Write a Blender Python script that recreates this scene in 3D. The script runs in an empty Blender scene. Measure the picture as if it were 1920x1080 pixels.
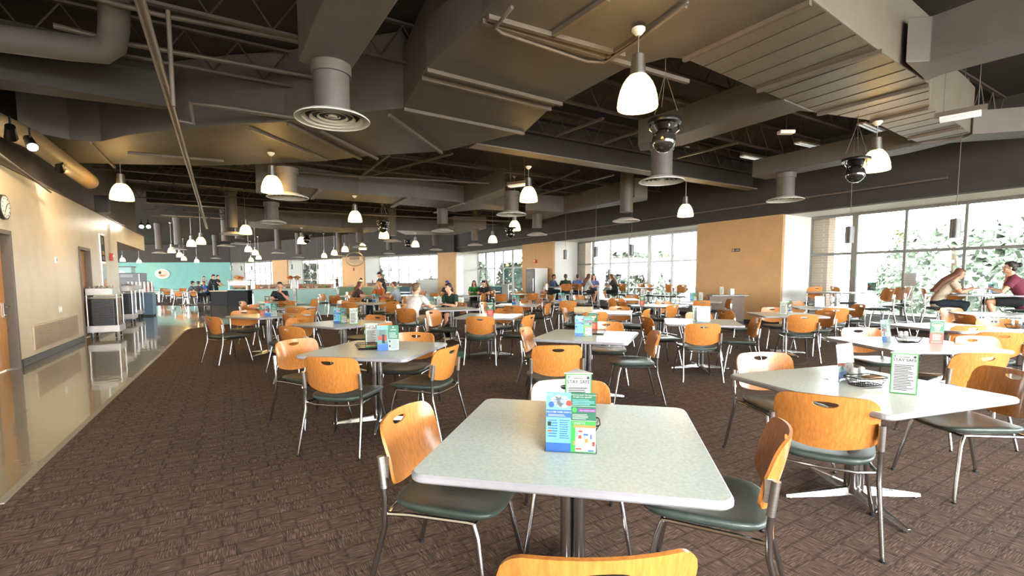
import bpy, bmesh, math, random
from mathutils import Vector, Matrix
random.seed(7)
S = bpy.context.scene
COL = S.collection
R = math.radians

# ------------------------------------------------------------------ camera, world, exposure
cam = bpy.data.cameras.new('camera')
cam.sensor_width = 36.0
cam.lens = 36.0 * 881 / 1920
cam.shift_y = (588 - 540) / 1920.0
cam.clip_start = 0.05
cam.clip_end = 400
camo = bpy.data.objects.new('camera', cam)
COL.objects.link(camo)
pitch, roll = R(-4.28), R(-0.22)
fw = Vector((0, math.cos(pitch), math.sin(pitch)))
up = Vector((0, -math.sin(pitch), math.cos(pitch)))
rt = Vector((1, 0, 0))
r2 = math.cos(roll) * rt + math.sin(roll) * up
u2 = -math.sin(roll) * rt + math.cos(roll) * up
m = Matrix((r2, u2, -fw)).transposed().to_4x4()
m.translation = Vector((0, 0, 1.414))
camo.matrix_world = m
S.camera = camo

WORLD_STRENGTH = 9.0
w = bpy.data.worlds.new('sky')
S.world = w
w.use_nodes = True
nt = w.node_tree
bg = nt.nodes['Background']
tc = nt.nodes.new('ShaderNodeTexCoord')
sep = nt.nodes.new('ShaderNodeSeparateXYZ')
rmp = nt.nodes.new('ShaderNodeValToRGB')
rmp.color_ramp.elements[0].position = 0.45
rmp.color_ramp.elements[0].color = (0.66, 0.62, 0.58, 1)
rmp.color_ramp.elements[1].position = 0.55
rmp.color_ramp.elements[1].color = (0.97, 0.98, 1.0, 1)
mp = nt.nodes.new('ShaderNodeMapRange')
mp.inputs['From Min'].default_value = -1
mp.inputs['From Max'].default_value = 1
nt.links.new(tc.outputs['Generated'], sep.inputs[0])
nt.links.new(sep.outputs['Z'], mp.inputs['Value'])
nt.links.new(mp.outputs[0], rmp.inputs[0])
nt.links.new(rmp.outputs[0], bg.inputs[0])
bg.inputs[1].default_value = WORLD_STRENGTH

S.view_settings.view_transform = 'Standard'
S.view_settings.look = 'None'
S.view_settings.exposure = 1.82
S.view_settings.gamma = 1
S.view_settings.use_curve_mapping = False
S.cycles.max_bounces = 7
S.cycles.diffuse_bounces = 4
S.cycles.glossy_bounces = 3
S.cycles.transparent_max_bounces = 12
S.cycles.transmission_bounces = 4
S.cycles.sample_clamp_indirect = 4.0
S.cycles.caustics_reflective = False
S.cycles.caustics_refractive = False
S.cycles.use_denoising = True

# ------------------------------------------------------------------ room frame: a runs away along the window wall, b towards it
UA = Vector((-0.515, 0.857, 0)).normalized()
UB = Vector((0.857, 0.515, 0)).normalized()
ROOM_ANG = math.atan2(UA.y, UA.x) - math.pi / 2
def W(a, b, z=0.0):
    v = UA * a + UB * b
    return Vector((v.x, v.y, z))

# ------------------------------------------------------------------ materials
MATS = {}
def mat(name, col, rough=0.5, metal=0.0, noise=0.0, nscale=20.0, bump=0.0, bscale=60.0, emit=None, estr=0.0, spec=None, stretch=None, col2=None, coat=0.0):
    if name in MATS:
        return MATS[name]
    mm = bpy.data.materials.new(name)
    mm.use_nodes = True
    n = mm.node_tree
    p = n.nodes['Principled BSDF']
    p.inputs['Base Color'].default_value = (*col, 1)
    p.inputs['Roughness'].default_value = rough
    p.inputs['Metallic'].default_value = metal
    if spec is not None:
        p.inputs['Specular IOR Level'].default_value = spec
    if coat:
        p.inputs['Coat Weight'].default_value = coat
        p.inputs['Coat Roughness'].default_value = 0.12
    co = n.nodes.new('ShaderNodeTexCoord')
    src = co.outputs['Object']
    if stretch:
        mpn = n.nodes.new('ShaderNodeMapping')
        mpn.inputs['Scale'].default_value = stretch
        n.links.new(src, mpn.inputs[0])
        src = mpn.outputs[0]
    if noise:
        t = n.nodes.new('ShaderNodeTexNoise')
        t.inputs['Scale'].default_value = nscale
        t.inputs['Detail'].default_value = 4
        n.links.new(src, t.inputs['Vector'])
        r = n.nodes.new('ShaderNodeValToRGB')
        c2 = col2 if col2 else tuple(max(0, c * (1 - noise)) for c in col)
        c1 = tuple(min(1, c * (1 + noise * .5)) for c in col)
        r.color_ramp.elements[0].position = 0.35
        r.color_ramp.elements[1].position = 0.65
        r.color_ramp.elements[0].color = (*c2, 1)
        r.color_ramp.elements[1].color = (*c1, 1)
        n.links.new(t.outputs['Fac'], r.inputs[0])
        n.links.new(r.outputs[0], p.inputs['Base Color'])
    if bump:
        t = n.nodes.new('ShaderNodeTexNoise')
        t.inputs['Scale'].default_value = bscale
        t.inputs['Detail'].default_value = 3
        n.links.new(src, t.inputs['Vector'])
        b = n.nodes.new('ShaderNodeBump')
        b.inputs['Strength'].default_value = bump
        b.inputs['Distance'].default_value = 0.01
        n.links.new(t.outputs['Fac'], b.inputs['Height'])
        n.links.new(b.outputs[0], p.inputs['Normal'])
    if emit:
        p.inputs['Emission Color'].default_value = (*emit, 1)
        p.inputs['Emission Strength'].default_value = estr
    MATS[name] = mm
    return mm

def h(s):
    v = [int(s[i:i + 2], 16) / 255 for i in (0, 2, 4)]
    return tuple(c / 12.92 if c <= .04045 else ((c + .055) / 1.055) ** 2.4 for c in v)

WOOD = mat('maple_plywood', h('C07C3A'), .34, noise=.22, nscale=6, stretch=(14, 14, 1.2), coat=.35)
VINYL = mat('green_vinyl', h('3E4A45'), .38, noise=.15, nscale=30, bump=.15, bscale=160)
CHROME = mat('chrome', (.46, .46, .455), .17, 1.0, noise=.08, nscale=8)
BRUSH = mat('brushed_metal', (.55, .54, .52), .32, 1.0, noise=.15, nscale=10, stretch=(1, 1, 30))
LAM = mat('pale_green_laminate', h('DCE6DB'), .27, noise=.10, nscale=70, bump=.02, bscale=200)
EDGE = mat('grey_edge_band', h('9C9B9F'), .4, noise=.05)
BLACKP = mat('black_plastic', h('17181A'), .4, noise=.2)
BLACKM = mat('black_metal', h('1C1B1A'), .35, .6, noise=.2)
DUCT = mat('painted_duct', h('64605C'), .55, noise=.10, nscale=3)
FLANGE_LIT = mat('lit_flange_paint', h('8C857A'), .5, noise=.08, nscale=3)  # girder underside tone, with the light from below put into it
DARK = mat('dark_ceiling_paint', h('3B3836'), .75, noise=.12, nscale=2)
DECK = mat('dark_deck_paint', h('342F2C'), .8, noise=.15, nscale=2)
STEEL = mat('painted_steel', h('4A423D'), .6, noise=.15, nscale=4)
PIPE = mat('painted_pipe', h('665D55'), .45, noise=.12, nscale=6)
STRUT = mat('painted_strut', h('6C645C'), .5, noise=.12, nscale=5)
TAN = mat('tan_wall_paint', h('C6A070'), .7, noise=.05, nscale=3, bump=.03, bscale=150)
CREAM = mat('cream_block_wall', h('CDBC9F'), .42, noise=.06, nscale=2.5, bump=.06, bscale=12)
WHITE = mat('white_paint', h('EDEDE8'), .6, noise=.03)
WHITEP = mat('white_plastic', h('E8E8E4'), .35, noise=.03)
TEAL = mat('teal_wall_paint', h('7DBAB4'), .7, noise=.05, nscale=2)
TEALP = mat('pale_teal_panel', h('93BDB8'), .4, noise=.06, nscale=3)
TEALD = mat('dark_teal_upholstery', h('2F5E62'), .6, noise=.15)
BASEB = mat('dark_rubber_base', h('2D2B2C'), .5, noise=.1)
DOORW = mat('honey_oak_door', h('C98B4B'), .4, noise=.18, nscale=4, stretch=(10, 10, 1))
FRAMEB = mat('brown_grey_door_frame', h('5D5247'), .5, noise=.08)
WFRAME = mat('window_mullion_aluminium', h('8A8C8A'), .4, .5, noise=.08)
BRICK = None
SKIN = mat('skin', h('D9A283'), .5, noise=.06, nscale=12)
SKIND = mat('skin_deep', h('A56F4E'), .5, noise=.06, nscale=12)
PAPER = mat('white_paper', h('BDBCB6'), .8, noise=.02)
INK = mat('dark_ink', h('2A2C2B'), .7, noise=.05)
GREENP = mat('green_print', h('1F6B4C'), .5, noise=.05)
LIMEP = mat('lime_print', h('39A845'), .5, noise=.05)
BLUEP = mat('blue_print', h('2F63B8'), .5, noise=.05)
CYANP = mat('cyan_print', h('7CC9CF'), .5, noise=.05)
REDP = mat('red_print', h('C4412F'), .5, noise=.05)
ORANGEP = mat('orange_print', h('E68A4E'), .5, noise=.05)
PURPLEP = mat('purple_print', h('8C3A93'), .5, noise=.05)
GOLDP = mat('gold_print', h('D9B24A'), .5, noise=.05)
KRAFT = mat('kraft_paper', h('B98A5C'), .7, noise=.12)
STEELW = mat('stainless_steel', (.36, .34, .32), .38, .6, noise=.12, nscale=5)
RED = mat('red_alarm_plastic', h('C8281E'), .4, noise=.05)

def glass_mat(name, tint=(.96, 1, .98), gl=.12, rough=.02):
    mm = bpy.data.materials.new(name)
    mm.use_nodes = True
    n = mm.node_tree
    n.nodes.clear()
    o = n.nodes.new('ShaderNodeOutputMaterial')
    t = n.nodes.new('ShaderNodeBsdfTransparent')
    t.inputs[0].default_value = (*tint, 1)
    g = n.nodes.new('ShaderNodeBsdfGlossy')
    g.inputs['Roughness'].default_value = rough
    fr = n.nodes.new('ShaderNodeLayerWeight')
    fr.inputs['Blend'].default_value = gl
    mx = n.nodes.new('ShaderNodeMixShader')
    n.links.new(fr.outputs['Facing'], mx.inputs[0])
    n.links.new(t.outputs[0], mx.inputs[1])
    n.links.new(g.outputs[0], mx.inputs[2])
    n.links.new(mx.outputs[0], o.inputs[0])
    MATS[name] = mm
    return mm
GLASS = glass_mat('window_glass')
ACRYL = glass_mat('clear_acrylic', (.93, .97, .97), .25)
DOME = mat('smoked_globe', (.02, .02, .02), .04, 0, noise=.1, coat=1.0)

SHADE = mat('glowing_glass_shade', (1, .95, .85), .3, emit=(1.0, .58, .14), estr=5.0, noise=.02)
TUBEL = mat('fluorescent_tube', (1, 1, 1), .3, emit=(.9, 1, .95), estr=.14, noise=.02)
SPOTL = mat('spot_lens', (1, 1, 1), .3, emit=(1, .95, .8), estr=25.0, noise=.02)
WARMB = mat('heat_lamp_bulb', (1, 1, 1), .3, emit=(1, .6, .25), estr=12.0, noise=.02)

def carpet_material():
    mm = bpy.data.materials.new('brown_carpet_tile')
    mm.use_nodes = True
    n = mm.node_tree
    p = n.nodes['Principled BSDF']
    p.inputs['Roughness'].default_value = .95
    p.inputs['Specular IOR Level'].default_value = .15
    co = n.nodes.new('ShaderNodeTexCoord')
    mp = n.nodes.new('ShaderNodeMapping')
    mp.inputs['Rotation'].default_value = (0, 0, R(-31))
    n.links.new(co.outputs['Object'], mp.inputs[0])
    def N(t):
        return n.nodes.new(t)
    # broad block grid
    br = N('ShaderNodeTexBrick')
    br.inputs['Scale'].default_value = 1.0; br.offset = .37; br.squash = .8
    br.inputs['Brick Width'].default_value = .23
    br.inputs['Row Height'].default_value = .12
    br.inputs['Mortar Size'].default_value = .014
    br.inputs['Mortar Smooth'].default_value = 1.0
    br.inputs['Color1'].default_value = (*h('6F5D52'), 1)
    br.inputs['Color2'].default_value = (*h('67564B'), 1)
    br.inputs['Mortar'].default_value = (*h('55473E'), 1)
    wv = N('ShaderNodeTexNoise')
    wv.inputs['Scale'].default_value = 7.0
    ad = N('ShaderNodeMixRGB')
    ad.blend_type = 'ADD'
    ad.inputs[0].default_value = .06
    n.links.new(mp.outputs[0], ad.inputs[1])
    n.links.new(wv.outputs['Color'], ad.inputs[2])
    n.links.new(ad.outputs[0], br.inputs['Vector'])
    # fine streaks of pale thread in two directions
    cols = []
    for sx, sy in ((14, 260), (260, 14)):
        m2 = N('ShaderNodeMapping')
        m2.inputs['Scale'].default_value = (sx, sy, 1)
        n.links.new(mp.outputs[0], m2.inputs[0])
        t = N('ShaderNodeTexNoise')
        t.inputs['Scale'].default_value = 1
        t.inputs['Detail'].default_value = 1
        n.links.new(m2.outputs[0], t.inputs['Vector'])
        cols.append(t)
    ck = N('ShaderNodeTexChecker')
    ck.inputs['Scale'].default_value = 5.2
    n.links.new(mp.outputs[0], ck.inputs['Vector'])
    mx = N('ShaderNodeMixRGB')
    n.links.new(ck.outputs['Fac'], mx.inputs[0])
    n.links.new(cols[0].outputs['Fac'], mx.inputs[1])
    n.links.new(cols[1].outputs['Fac'], mx.inputs[2])
    rp = N('ShaderNodeValToRGB')
    rp.color_ramp.elements[0].position = .45
    rp.color_ramp.elements[0].color = (.60, .60, .60, 1)
    rp.color_ramp.elements[1].position = .68
    rp.color_ramp.elements[1].color = (1.75, 1.72, 1.68, 1)
    n.links.new(mx.outputs[0], rp.inputs[0])
    mul = N('ShaderNodeMixRGB')
    mul.blend_type = 'MULTIPLY'
    mul.inputs[0].default_value = 1
    n.links.new(br.outputs['Color'], mul.inputs[1])
    n.links.new(rp.outputs[0], mul.inputs[2])
    n.links.new(mul.outputs[0], p.inputs['Base Color'])
    MATS['carpet'] = mm
    return mm
CARPET = carpet_material()

def polish_material():
    mm = mat('polished_tile', h('8F8569'), .2, noise=.10, nscale=3)
    n = mm.node_tree
    p = n.nodes['Principled BSDF']
    p.inputs['Specular IOR Level'].default_value = .5
    p.inputs['Coat Weight'].default_value = .8
    p.inputs['Coat Roughness'].default_value = .04
    co = n.nodes.new('ShaderNodeTexCoord')
    t = n.nodes.new('ShaderNodeTexNoise')
    t.inputs['Scale'].default_value = 4.5
    t.inputs['Detail'].default_value = 2
    n.links.new(co.outputs['Object'], t.inputs['Vector'])
    b = n.nodes.new('ShaderNodeBump')
    b.inputs['Strength'].default_value = .12
    b.inputs['Distance'].default_value = .01
    n.links.new(t.outputs['Fac'], b.inputs['Height'])
    n.links.new(b.outputs[0], p.inputs['Normal'])
    n.links.new(b.outputs[0], p.inputs['Coat Normal'])
    return mm
POLISH = polish_material()

def brick_material():
    mm = bpy.data.materials.new('pale_red_brick')
    mm.use_nodes = True
    n = mm.node_tree
    p = n.nodes['Principled BSDF']
    p.inputs['Roughness'].default_value = .8
    br = n.nodes.new('ShaderNodeTexBrick')
    br.inputs['Scale'].default_value = 1
    br.inputs['Brick Width'].default_value = .21
    br.inputs['Row Height'].default_value = .075
    br.inputs['Mortar Size'].default_value = .008
    br.inputs['Color1'].default_value = (*h('D6B3A4'), 1)
    br.inputs['Color2'].default_value = (*h('DDBFB0'), 1)
    br.inputs['Mortar'].default_value = (*h('DDD6CC'), 1)
    co = n.nodes.new('ShaderNodeTexCoord')
    sp = n.nodes.new('ShaderNodeSeparateXYZ')
    ad = n.nodes.new('ShaderNodeMath')
    cb = n.nodes.new('ShaderNodeCombineXYZ')
    n.links.new(co.outputs['Object'], sp.inputs[0])
    n.links.new(sp.outputs[0], ad.inputs[0])
    n.links.new(sp.outputs[1], ad.inputs[1])
    n.links.new(ad.outputs[0], cb.inputs[0])
    n.links.new(sp.outputs[2], cb.inputs[1])
    n.links.new(cb.outputs[0], br.inputs['Vector'])
    n.links.new(br.outputs['Color'], p.inputs['Base Color'])
    return mm
BRICK = brick_material()

# ------------------------------------------------------------------ mesh builder
class MB:
    def __init__(s):
        s.v = []; s.f = []; s.mi = []; s.mats = []; s.cur = 0
    def use(s, m_):
        if m_ not in s.mats:
            s.mats.append(m_)
        s.cur = s.mats.index(m_)
        return s
    def add(s, vs, fs):
        o = len(s.v)
        s.v += [tuple(v) for v in vs]
        for f in fs:
            s.f.append(tuple(i + o for i in f)); s.mi.append(s.cur)
        return s
    def box(s, c, d, rz=0.0, M=None):
        hx, hy, hz = d[0] / 2, d[1] / 2, d[2] / 2
        vs = [Vector((x, y, z)) for x in (-hx, hx) for y in (-hy, hy) for z in (-hz, hz)]
        rot = M if M is not None else Matrix.Rotation(rz, 3, 'Z')
        vs = [rot @ v + Vector(c) for v in vs]
        return s.add(vs, [(0, 1, 3, 2), (4, 6, 7, 5), (0, 4, 5, 1), (2, 3, 7, 6), (0, 2, 6, 4), (1, 5, 7, 3)])
    def prism(s, poly, z0, z1):
        n = len(poly)
        area = sum(poly[i][0] * poly[(i + 1) % n][1] - poly[(i + 1) % n][0] * poly[i][1] for i in range(n))
        if area < 0:
            poly = poly[::-1]
        vs = [(p[0], p[1], z0) for p in poly] + [(p[0], p[1], z1) for p in poly]
        fs = [tuple(range(n - 1, -1, -1)), tuple(range(n, 2 * n))]
        fs += [(i, (i + 1) % n, n + (i + 1) % n, n + i) for i in range(n)]
        return s.add(vs, fs)
    def tube(s, pts, rad, n=10, cap=True, flat=None):
        pts = [Vector(p) for p in pts]
        k = len(pts)
        if not isinstance(rad, (list, tuple)):
            rad = [rad] * k
        rings = []
        prev = None
        for i in range(k):
            if i == 0: d = pts[1] - pts[0]
            elif i == k - 1: d = pts[-1] - pts[-2]
            else: d = (pts[i + 1] - pts[i]).normalized() + (pts[i] - pts[i - 1]).normalized()
            d = d.normalized() if d.length > 1e-9 else Vector((0, 0, 1))
            if flat is not None:
                a = d.cross(Vector(flat))
            elif prev is None:
                a = d.cross(Vector((0, 0, 1)) if abs(d.z) < .9 else Vector((0, 1, 0)))
            else:
                a = prev - d * prev.dot(d)
            if a.length < 1e-6:
                a = d.orthogonal()
            a.normalize(); prev = a
            b = d.cross(a).normalized()
            r = rad[i]
            ra, rb = r if isinstance(r, tuple) else (r, r)
            rings.append([pts[i] + a * (ra * math.cos(2 * math.pi * j / n)) + b * (rb * math.sin(2 * math.pi * j / n)) for j in range(n)])
        vs = [v for r in rings for v in r]
        fs = [(i * n + j, i * n + (j + 1) % n, (i + 1) * n + (j + 1) % n, (i + 1) * n + j) for i in range(k - 1) for j in range(n)]
        if cap:
            fs.append(tuple(range(n - 1, -1, -1)))
            fs.append(tuple((k - 1) * n + j for j in range(n)))
        return s.add(vs, fs)
    def limb(s, pts, rad, n=10, flat=None):
        # tube with rounded ends
        pts = [Vector(p) for p in pts]
        rad = list(rad)
        def mean(r): return sum(r) / 2 if isinstance(r, tuple) else r
        def sc(r, k): return (r[0] * k, r[1] * k) if isinstance(r, tuple) else r * k
        d0 = (pts[0] - pts[1]).normalized(); d1 = (pts[-1] - pts[-2]).normalized()
        a = [pts[0] + d0 * mean(rad[0]) * q for q in (.98, .8, .45)]
        b = [pts[-1] + d1 * mean(rad[-1]) * q for q in (.45, .8, .98)]
        return s.tube(a + pts + b, [sc(rad[0], .2), sc(rad[0], .6), sc(rad[0], .89)] + rad + [sc(rad[-1], .89), sc(rad[-1], .6), sc(rad[-1], .2)], n, flat=flat)
    def lathe(s, prof, c=(0, 0, 0), n=24):
        c = Vector(c)
        vs = []
        for r, z in prof:
            vs += [c + Vector((r * math.cos(2 * math.pi * j / n), r * math.sin(2 * math.pi * j / n), z)) for j in range(n)]
        k = len(prof)
        fs = [(i * n + j, i * n + (j + 1) % n, (i + 1) * n + (j + 1) % n, (i + 1) * n + j) for i in range(k - 1) for j in range(n)]
        return s.add(vs, fs)
    def ell(s, c, r, M=None, nu=14, nv=10):
        c = Vector(c)
        vs = []
        for i in range(nv + 1):
            t = math.pi * i / nv
            for j in range(nu):
                p = 2 * math.pi * j / nu
                v = Vector((r[0] * math.sin(t) * math.cos(p), r[1] * math.sin(t) * math.sin(p), r[2] * math.cos(t)))
                vs.append(c + (M @ v if M is not None else v))
        fs = [(i * nu + j, (i + 1) * nu + j, (i + 1) * nu + (j + 1) % nu, i * nu + (j + 1) % nu) for i in range(nv) for j in range(nu)]
        return s.add(vs, fs)
    def mesh(s, name, smooth=False, bevel=0.0, merge=True, subdiv=0, autos=None):
        me = bpy.data.meshes.new(name)
        me.from_pydata(s.v, [], s.f)
        for m_ in s.mats: me.materials.append(m_)
        for p, k in zip(me.polygons, s.mi): p.material_index = k
        bm = bmesh.new(); bm.from_mesh(me)
        if merge: bmesh.ops.remove_doubles(bm, verts=bm.verts, dist=1e-5)
        bmesh.ops.recalc_face_normals(bm, faces=bm.faces)
        if bevel:
            ed = [e for e in bm.edges if len(e.link_faces) == 2 and e.calc_face_angle(0) > .6]
            bmesh.ops.bevel(bm, geom=ed, offset=bevel, segments=2, profile=.6, affect='EDGES')
        if smooth:
            for f in bm.faces: f.smooth = True
            if autos:
                for e in bm.edges:
                    if len(e.link_faces) == 2 and e.calc_face_angle(0) > autos: e.smooth = False
        bm.to_mesh(me); bm.free()
        return me
    def build(s, name, mt=None, parent=None, **k):
        if mt is not None:
            if not s.mats: s.mats = [mt]
        me = s.mesh(name, **k)
        o = bpy.data.objects.new(name, me)
        COL.objects.link(o)
        if parent is not None: o.parent = parent
        return o

def tag(o, label=None, cat=None, group=None, kind=None):
    if label: o['label'] = label
    if cat: o['category'] = cat
    if group: o['group'] = group
    if kind: o['kind'] = kind
    return o
def thing(name, label, cat, loc=(0, 0, 0), rz=0.0, group=None):
    o = bpy.data.objects.new(name, None)
    o.empty_display_size = .1
    COL.objects.link(o)
    o.location = loc; o.rotation_euler = (0, 0, rz)
    return tag(o, label, cat, group)
def struct(o):
    o['kind'] = 'structure'
    return o
def kids(o, cache={}):
    return [c for c in bpy.data.objects if c.parent is o]
def copy_tree(o, tree, parent=None):
    # tree: {obj: [children]}
    c = o.copy(); COL.objects.link(c)
    c.parent = parent
    for ch in tree.get(o, []):
        copy_tree(ch, tree, c)
    return c
def tree_of(o):
    t = {}
    def rec(x):
        t[x] = list(x.children)
        for y in x.children: rec(y)
    bpy.context.view_layer.update()
    rec(o)
    return t
def dup(proto, tree, loc, rz, label=None, group=None):
    c = copy_tree(proto, tree)
    c.location = loc; c.rotation_euler = (0, 0, rz)
    if label: c['label'] = label
    if group: c['group'] = group
    return c
def text_bm(mb, s, size, M, ext=.0008, align='CENTER'):
    cu = bpy.data.curves.new('lettering', 'FONT')
    cu.body = s; cu.size = size; cu.align_x = align; cu.extrude = ext; cu.resolution_u = 2; cu.offset = size * .02
    o = bpy.data.objects.new('lettering', cu)
    COL.objects.link(o)
    bpy.context.view_layer.update()
    me = o.evaluated_get(bpy.context.evaluated_depsgraph_get()).to_mesh()
    mb.add([M @ v.co for v in me.vertices], [tuple(p.vertices) for p in me.polygons])
    bpy.data.objects.remove(o); bpy.data.curves.remove(cu)
FACE_Y = Matrix(((1, 0, 0, 0), (0, 0, -1, 0), (0, 1, 0, 0), (0, 0, 0, 1)))   # lettering standing up, read from -Y

# ================================================================== THE SETTING
def poly_obj(name, pts, z0, z1, m_, smooth=False):
    o = MB().prism(pts, z0, z1).build(name, m_)
    return struct(o)
carpet_poly = [(-3.25, 2.88), (-3.76, 3.75), (-4.65, 5.29), (-6.67, 8.82), (-8.94, 12.73), (-9.25, 13.35), (-9.3, 13.8), (-9.1, 14.3), (-8.9, 16.2), (-8.4, 17.6), (-7.4, 18.6), (-5.9, 19.4), (-4.2, 21.2), (-2.5, 31.0), (4, 28), (12, 14), (14.5, 6), (12, -3), (1.2, -5)]
struct(MB().prism([(-60, -12), (20, -12), (20, 10), (-8, 62), (-60, 62)], -.25, -.004).build('floor', POLISH))
fc = MB().prism(carpet_poly, -.004, .0).build('floor_carpet', CARPET)
fc.name = 'floor'; struct(fc)
# pale transition strip along the carpet edge
tr = MB()
for p, q in zip(carpet_poly[:13], carpet_poly[1:14]):
    a, b = Vector((*p, 0)), Vector((*q, 0))
    d = (b - a)
    tr.box((a + b) / 2 + Vector((0, 0, .002)), (d.length + .02, .05, .012), math.atan2(d.y, d.x))
struct(tr.build('trim_1', mat('transition_strip', h('8F8672'), .4, noise=.1)))
far2 = MB().prism([tuple(v[:2]) for v in ((-22.442, 25.984, 0.000), (-16.427, 25.583, 0.000), (-16.307, 27.183, 0.000), (-26.386, 44.735, 0.000), (-39.882, 46.264, 0.000))], -.004, .001).build('floor', CARPET)
struct(far2)

BL, BR, BG = -2.95, 13.5, 15.05     # left wall plane, pier plane, glass plane
A0, ALE = -7.0, 19.2
HS = 3.2                            # soffit height
HC = 5.0                            # deck height
AL_END = 19.060
BH_END = 24.772
def wbox(mb, a0, a1, b0, b1, z0, z1):
    c = W((a0 + a1) / 2, (b0 + b1) / 2, (z0 + z1) / 2)
    return mb.box(c, (abs(b1 - b0), abs(a1 - a0), z1 - z0), ROOM_ANG)
# deck
struct(MB().prism([(-60, -4.6), (22, -4.6), (22, 10), (-8, 62), (-60, 62)], HC, HC + .2).build('ceiling', DECK))
struct(MB().prism([(-14, -4.8), (22, -4.8), (22, -4.6), (-14, -4.6)], 4.1, HC).build('light_blocker_back', DARK))  # unseen partial wall, added to keep sky light off the duct sides
# left wall with two door openings
D1A = (8.984, 10.517)
D2A = (14.703, 15.506)
D1A = (D1A[1] - .95, D1A[1])
D2A = (D2A[1] - .95, D2A[1])
DH = 2.13
lw = MB()
wbox(lw, -7, D1A[0], BL - .2, BL, 0, HS)
wbox(lw, D1A[1], D2A[0], BL - .2, BL, 0, HS)
wbox(lw, D2A[1], AL_END, BL - .2, BL, 0, HS)
wbox(lw, D1A[0], D1A[1], BL - .2, BL, DH, HS)
wbox(lw, D2A[0], D2A[1], BL - .2, BL, DH, HS)
struct(lw.build('wall_left', CREAM))
lu = MB()
wbox(lu, -7, BH_END, BL - .5, BL - .22, HS - .02, HC)
lu.use(STEEL)
wbox(lu, -7, BH_END, BL - .22, BL + .02, HS, HS + .04)
lu2 = lu.build('wall_left', DARK); lu2.name = 'wall_left_upper'; struct(lu2)
lb = MB()
for x0, x1 in ((-7, D1A[0] - .1), (D1A[1] + .1, D2A[0] - .1), (D2A[1] + .1, AL_END)):
    wbox(lb, x0, x1, BL, BL + .02, 0, .12)
struct(lb.build('baseboard_left', BASEB))
# bulkhead carrying on past the end of the left wall
bh = MB()
wbox(bh, AL_END, BH_END, BL - .2, BL, 2.62, HS)
wbox(bh, AL_END, BH_END, BL - 2.4, BL - .2, 2.62, 2.7)
struct(bh.build('wall_left_bulkhead', CREAM))
we = MB()
wbox(we, AL_END - .001, AL_END + .02, BL - 3.5, BL - .2, 0, HS)
struct(we.build('wall_side_passage', CREAM))
def door(idx, a0, a1, knob):
    t = thing('door_%d' % idx, None, None, W((a0 + a1) / 2, BL, 0), ROOM_ANG)
    t['kind'] = 'structure'
    wd = a1 - a0
    m_ = MB(); m_.box((-.12, 0, DH / 2 + .005), (.05, wd - .04, DH - .03)); leaf = m_.build('door_leaf', DOORW, t, bevel=.004)
    f = MB()
    for sy in (-1, 1):
        f.box((-.06, sy * (wd / 2 + .0), DH / 2 + .02), (.17, .07, DH + .05))
    f.box((-.06, 0, DH + .03), (.17, wd + .07, .07))
    f.build('door_frame', FRAMEB, t, bevel=.004)
    if knob:
        k = MB(); yy = wd / 2 - .12
        k.box((-.085, yy, .95), (.012, .05, .22)); k.tube([(-.08, yy, 1.0), (-.02, yy, 1.0), (-.02, yy - .12, 1.0)], .011, 8)
        k.tube([(-.08, yy, .87), (-.05, yy, .87)], .018, 12)
        k.build('door_handle', CHROME, leaf, smooth=True, autos=.6)
    return t
door(1, *D1A, True)
door(2, *D2A, False)

# right wall: piers, glazed bays, fascia
struct(wbox(MB(), -6, 30.2, BR - .02, BR + .25, HS, HC).build('wall_right_fascia', DARK))
PIERS = [(7.57, 10.4), (18.6, 21.4), (29.6, 31.2)]
for i, (a0, a1) in enumerate(PIERS):
    m_ = MB()
    wbox(m_, a0, a1, BR, BR + .12, 0, HS)
    m_.use(WHITE)
    wbox(m_, a0 + .001, a0 + .12, BR + .12, BG + .05, 0, HS)
    wbox(m_, a1 - .12, a1 - .001, BR + .12, BG + .05, 0, HS)
    m_.mats[0] = TAN if not m_.mats else m_.mats[0]
    o = MB()
    wbox(o, a0, a1, BR, BR + .12, 0, HS)
    o = o.build('wall_right', TAN); struct(o)
    r_ = MB()
    wbox(r_, a0, a0 + .12, BR + .12, BG + .05, 0, HS)
    wbox(r_, a1 - .12, a1, BR + .12, BG + .05, 0, HS)
    struct(r_.build('wall_right_reveal', WHITE))
    b_ = MB(); wbox(b_, a0 - .005, a1 + .005, BR - .02, BR, 0, .14)
    struct(b_.build('baseboard_right', BASEB))
    if i < 2:
        bb = MB()
        wbox(bb, a0 - .42, a0 + .75, BG + .12, BG + .5, -1.5, 4.2)
        struct(bb.build('wall_exterior_brick', BRICK))
BAYS = [(-4.0, 7.57), (10.4, 18.6), (21.4, 29.6)]
def window(idx, o3, ua, ub, ln, xs, thick):
    """glazing in a plane: o3 start corner, ua along, ub outwards"""
    rz = math.atan2(ua.y, ua.x)
    t = thing('window_%d' % idx, None, None, o3, rz)
    t['kind'] = 'structure'
    z0, z1 = .38, 3.16
    f = MB()
    for z in (z0, 2.08, z1):
        f.box((ln / 2, 0, z), (ln, .07, .07))
    for x in xs:
        f.box((x, 0, (z0 + z1) / 2), (.14 if round(x, 3) in thick else .055, .09, z1 - z0))
    f.build('window_frame', WFRAME, t)
    g = MB(); g.box((ln / 2, 0, (z0 + z1) / 2), (ln, .008, z1 - z0)); g.build('window_pane', GLASS, t)
    s_ = MB(); s_.box((ln / 2, 0, .175), (ln, .3, .35)); s_.box((ln / 2, .0, .36), (ln, .36, .03)); s_.build('window_sill', mat('grey_blue_sill', h('9FA4A6'), .5, noise=.05), t)
    b = MB(); b.box((ln / 2, -.155, .06), (ln, .012, .12)); b.build('sill_base', BASEB, t)
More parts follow.
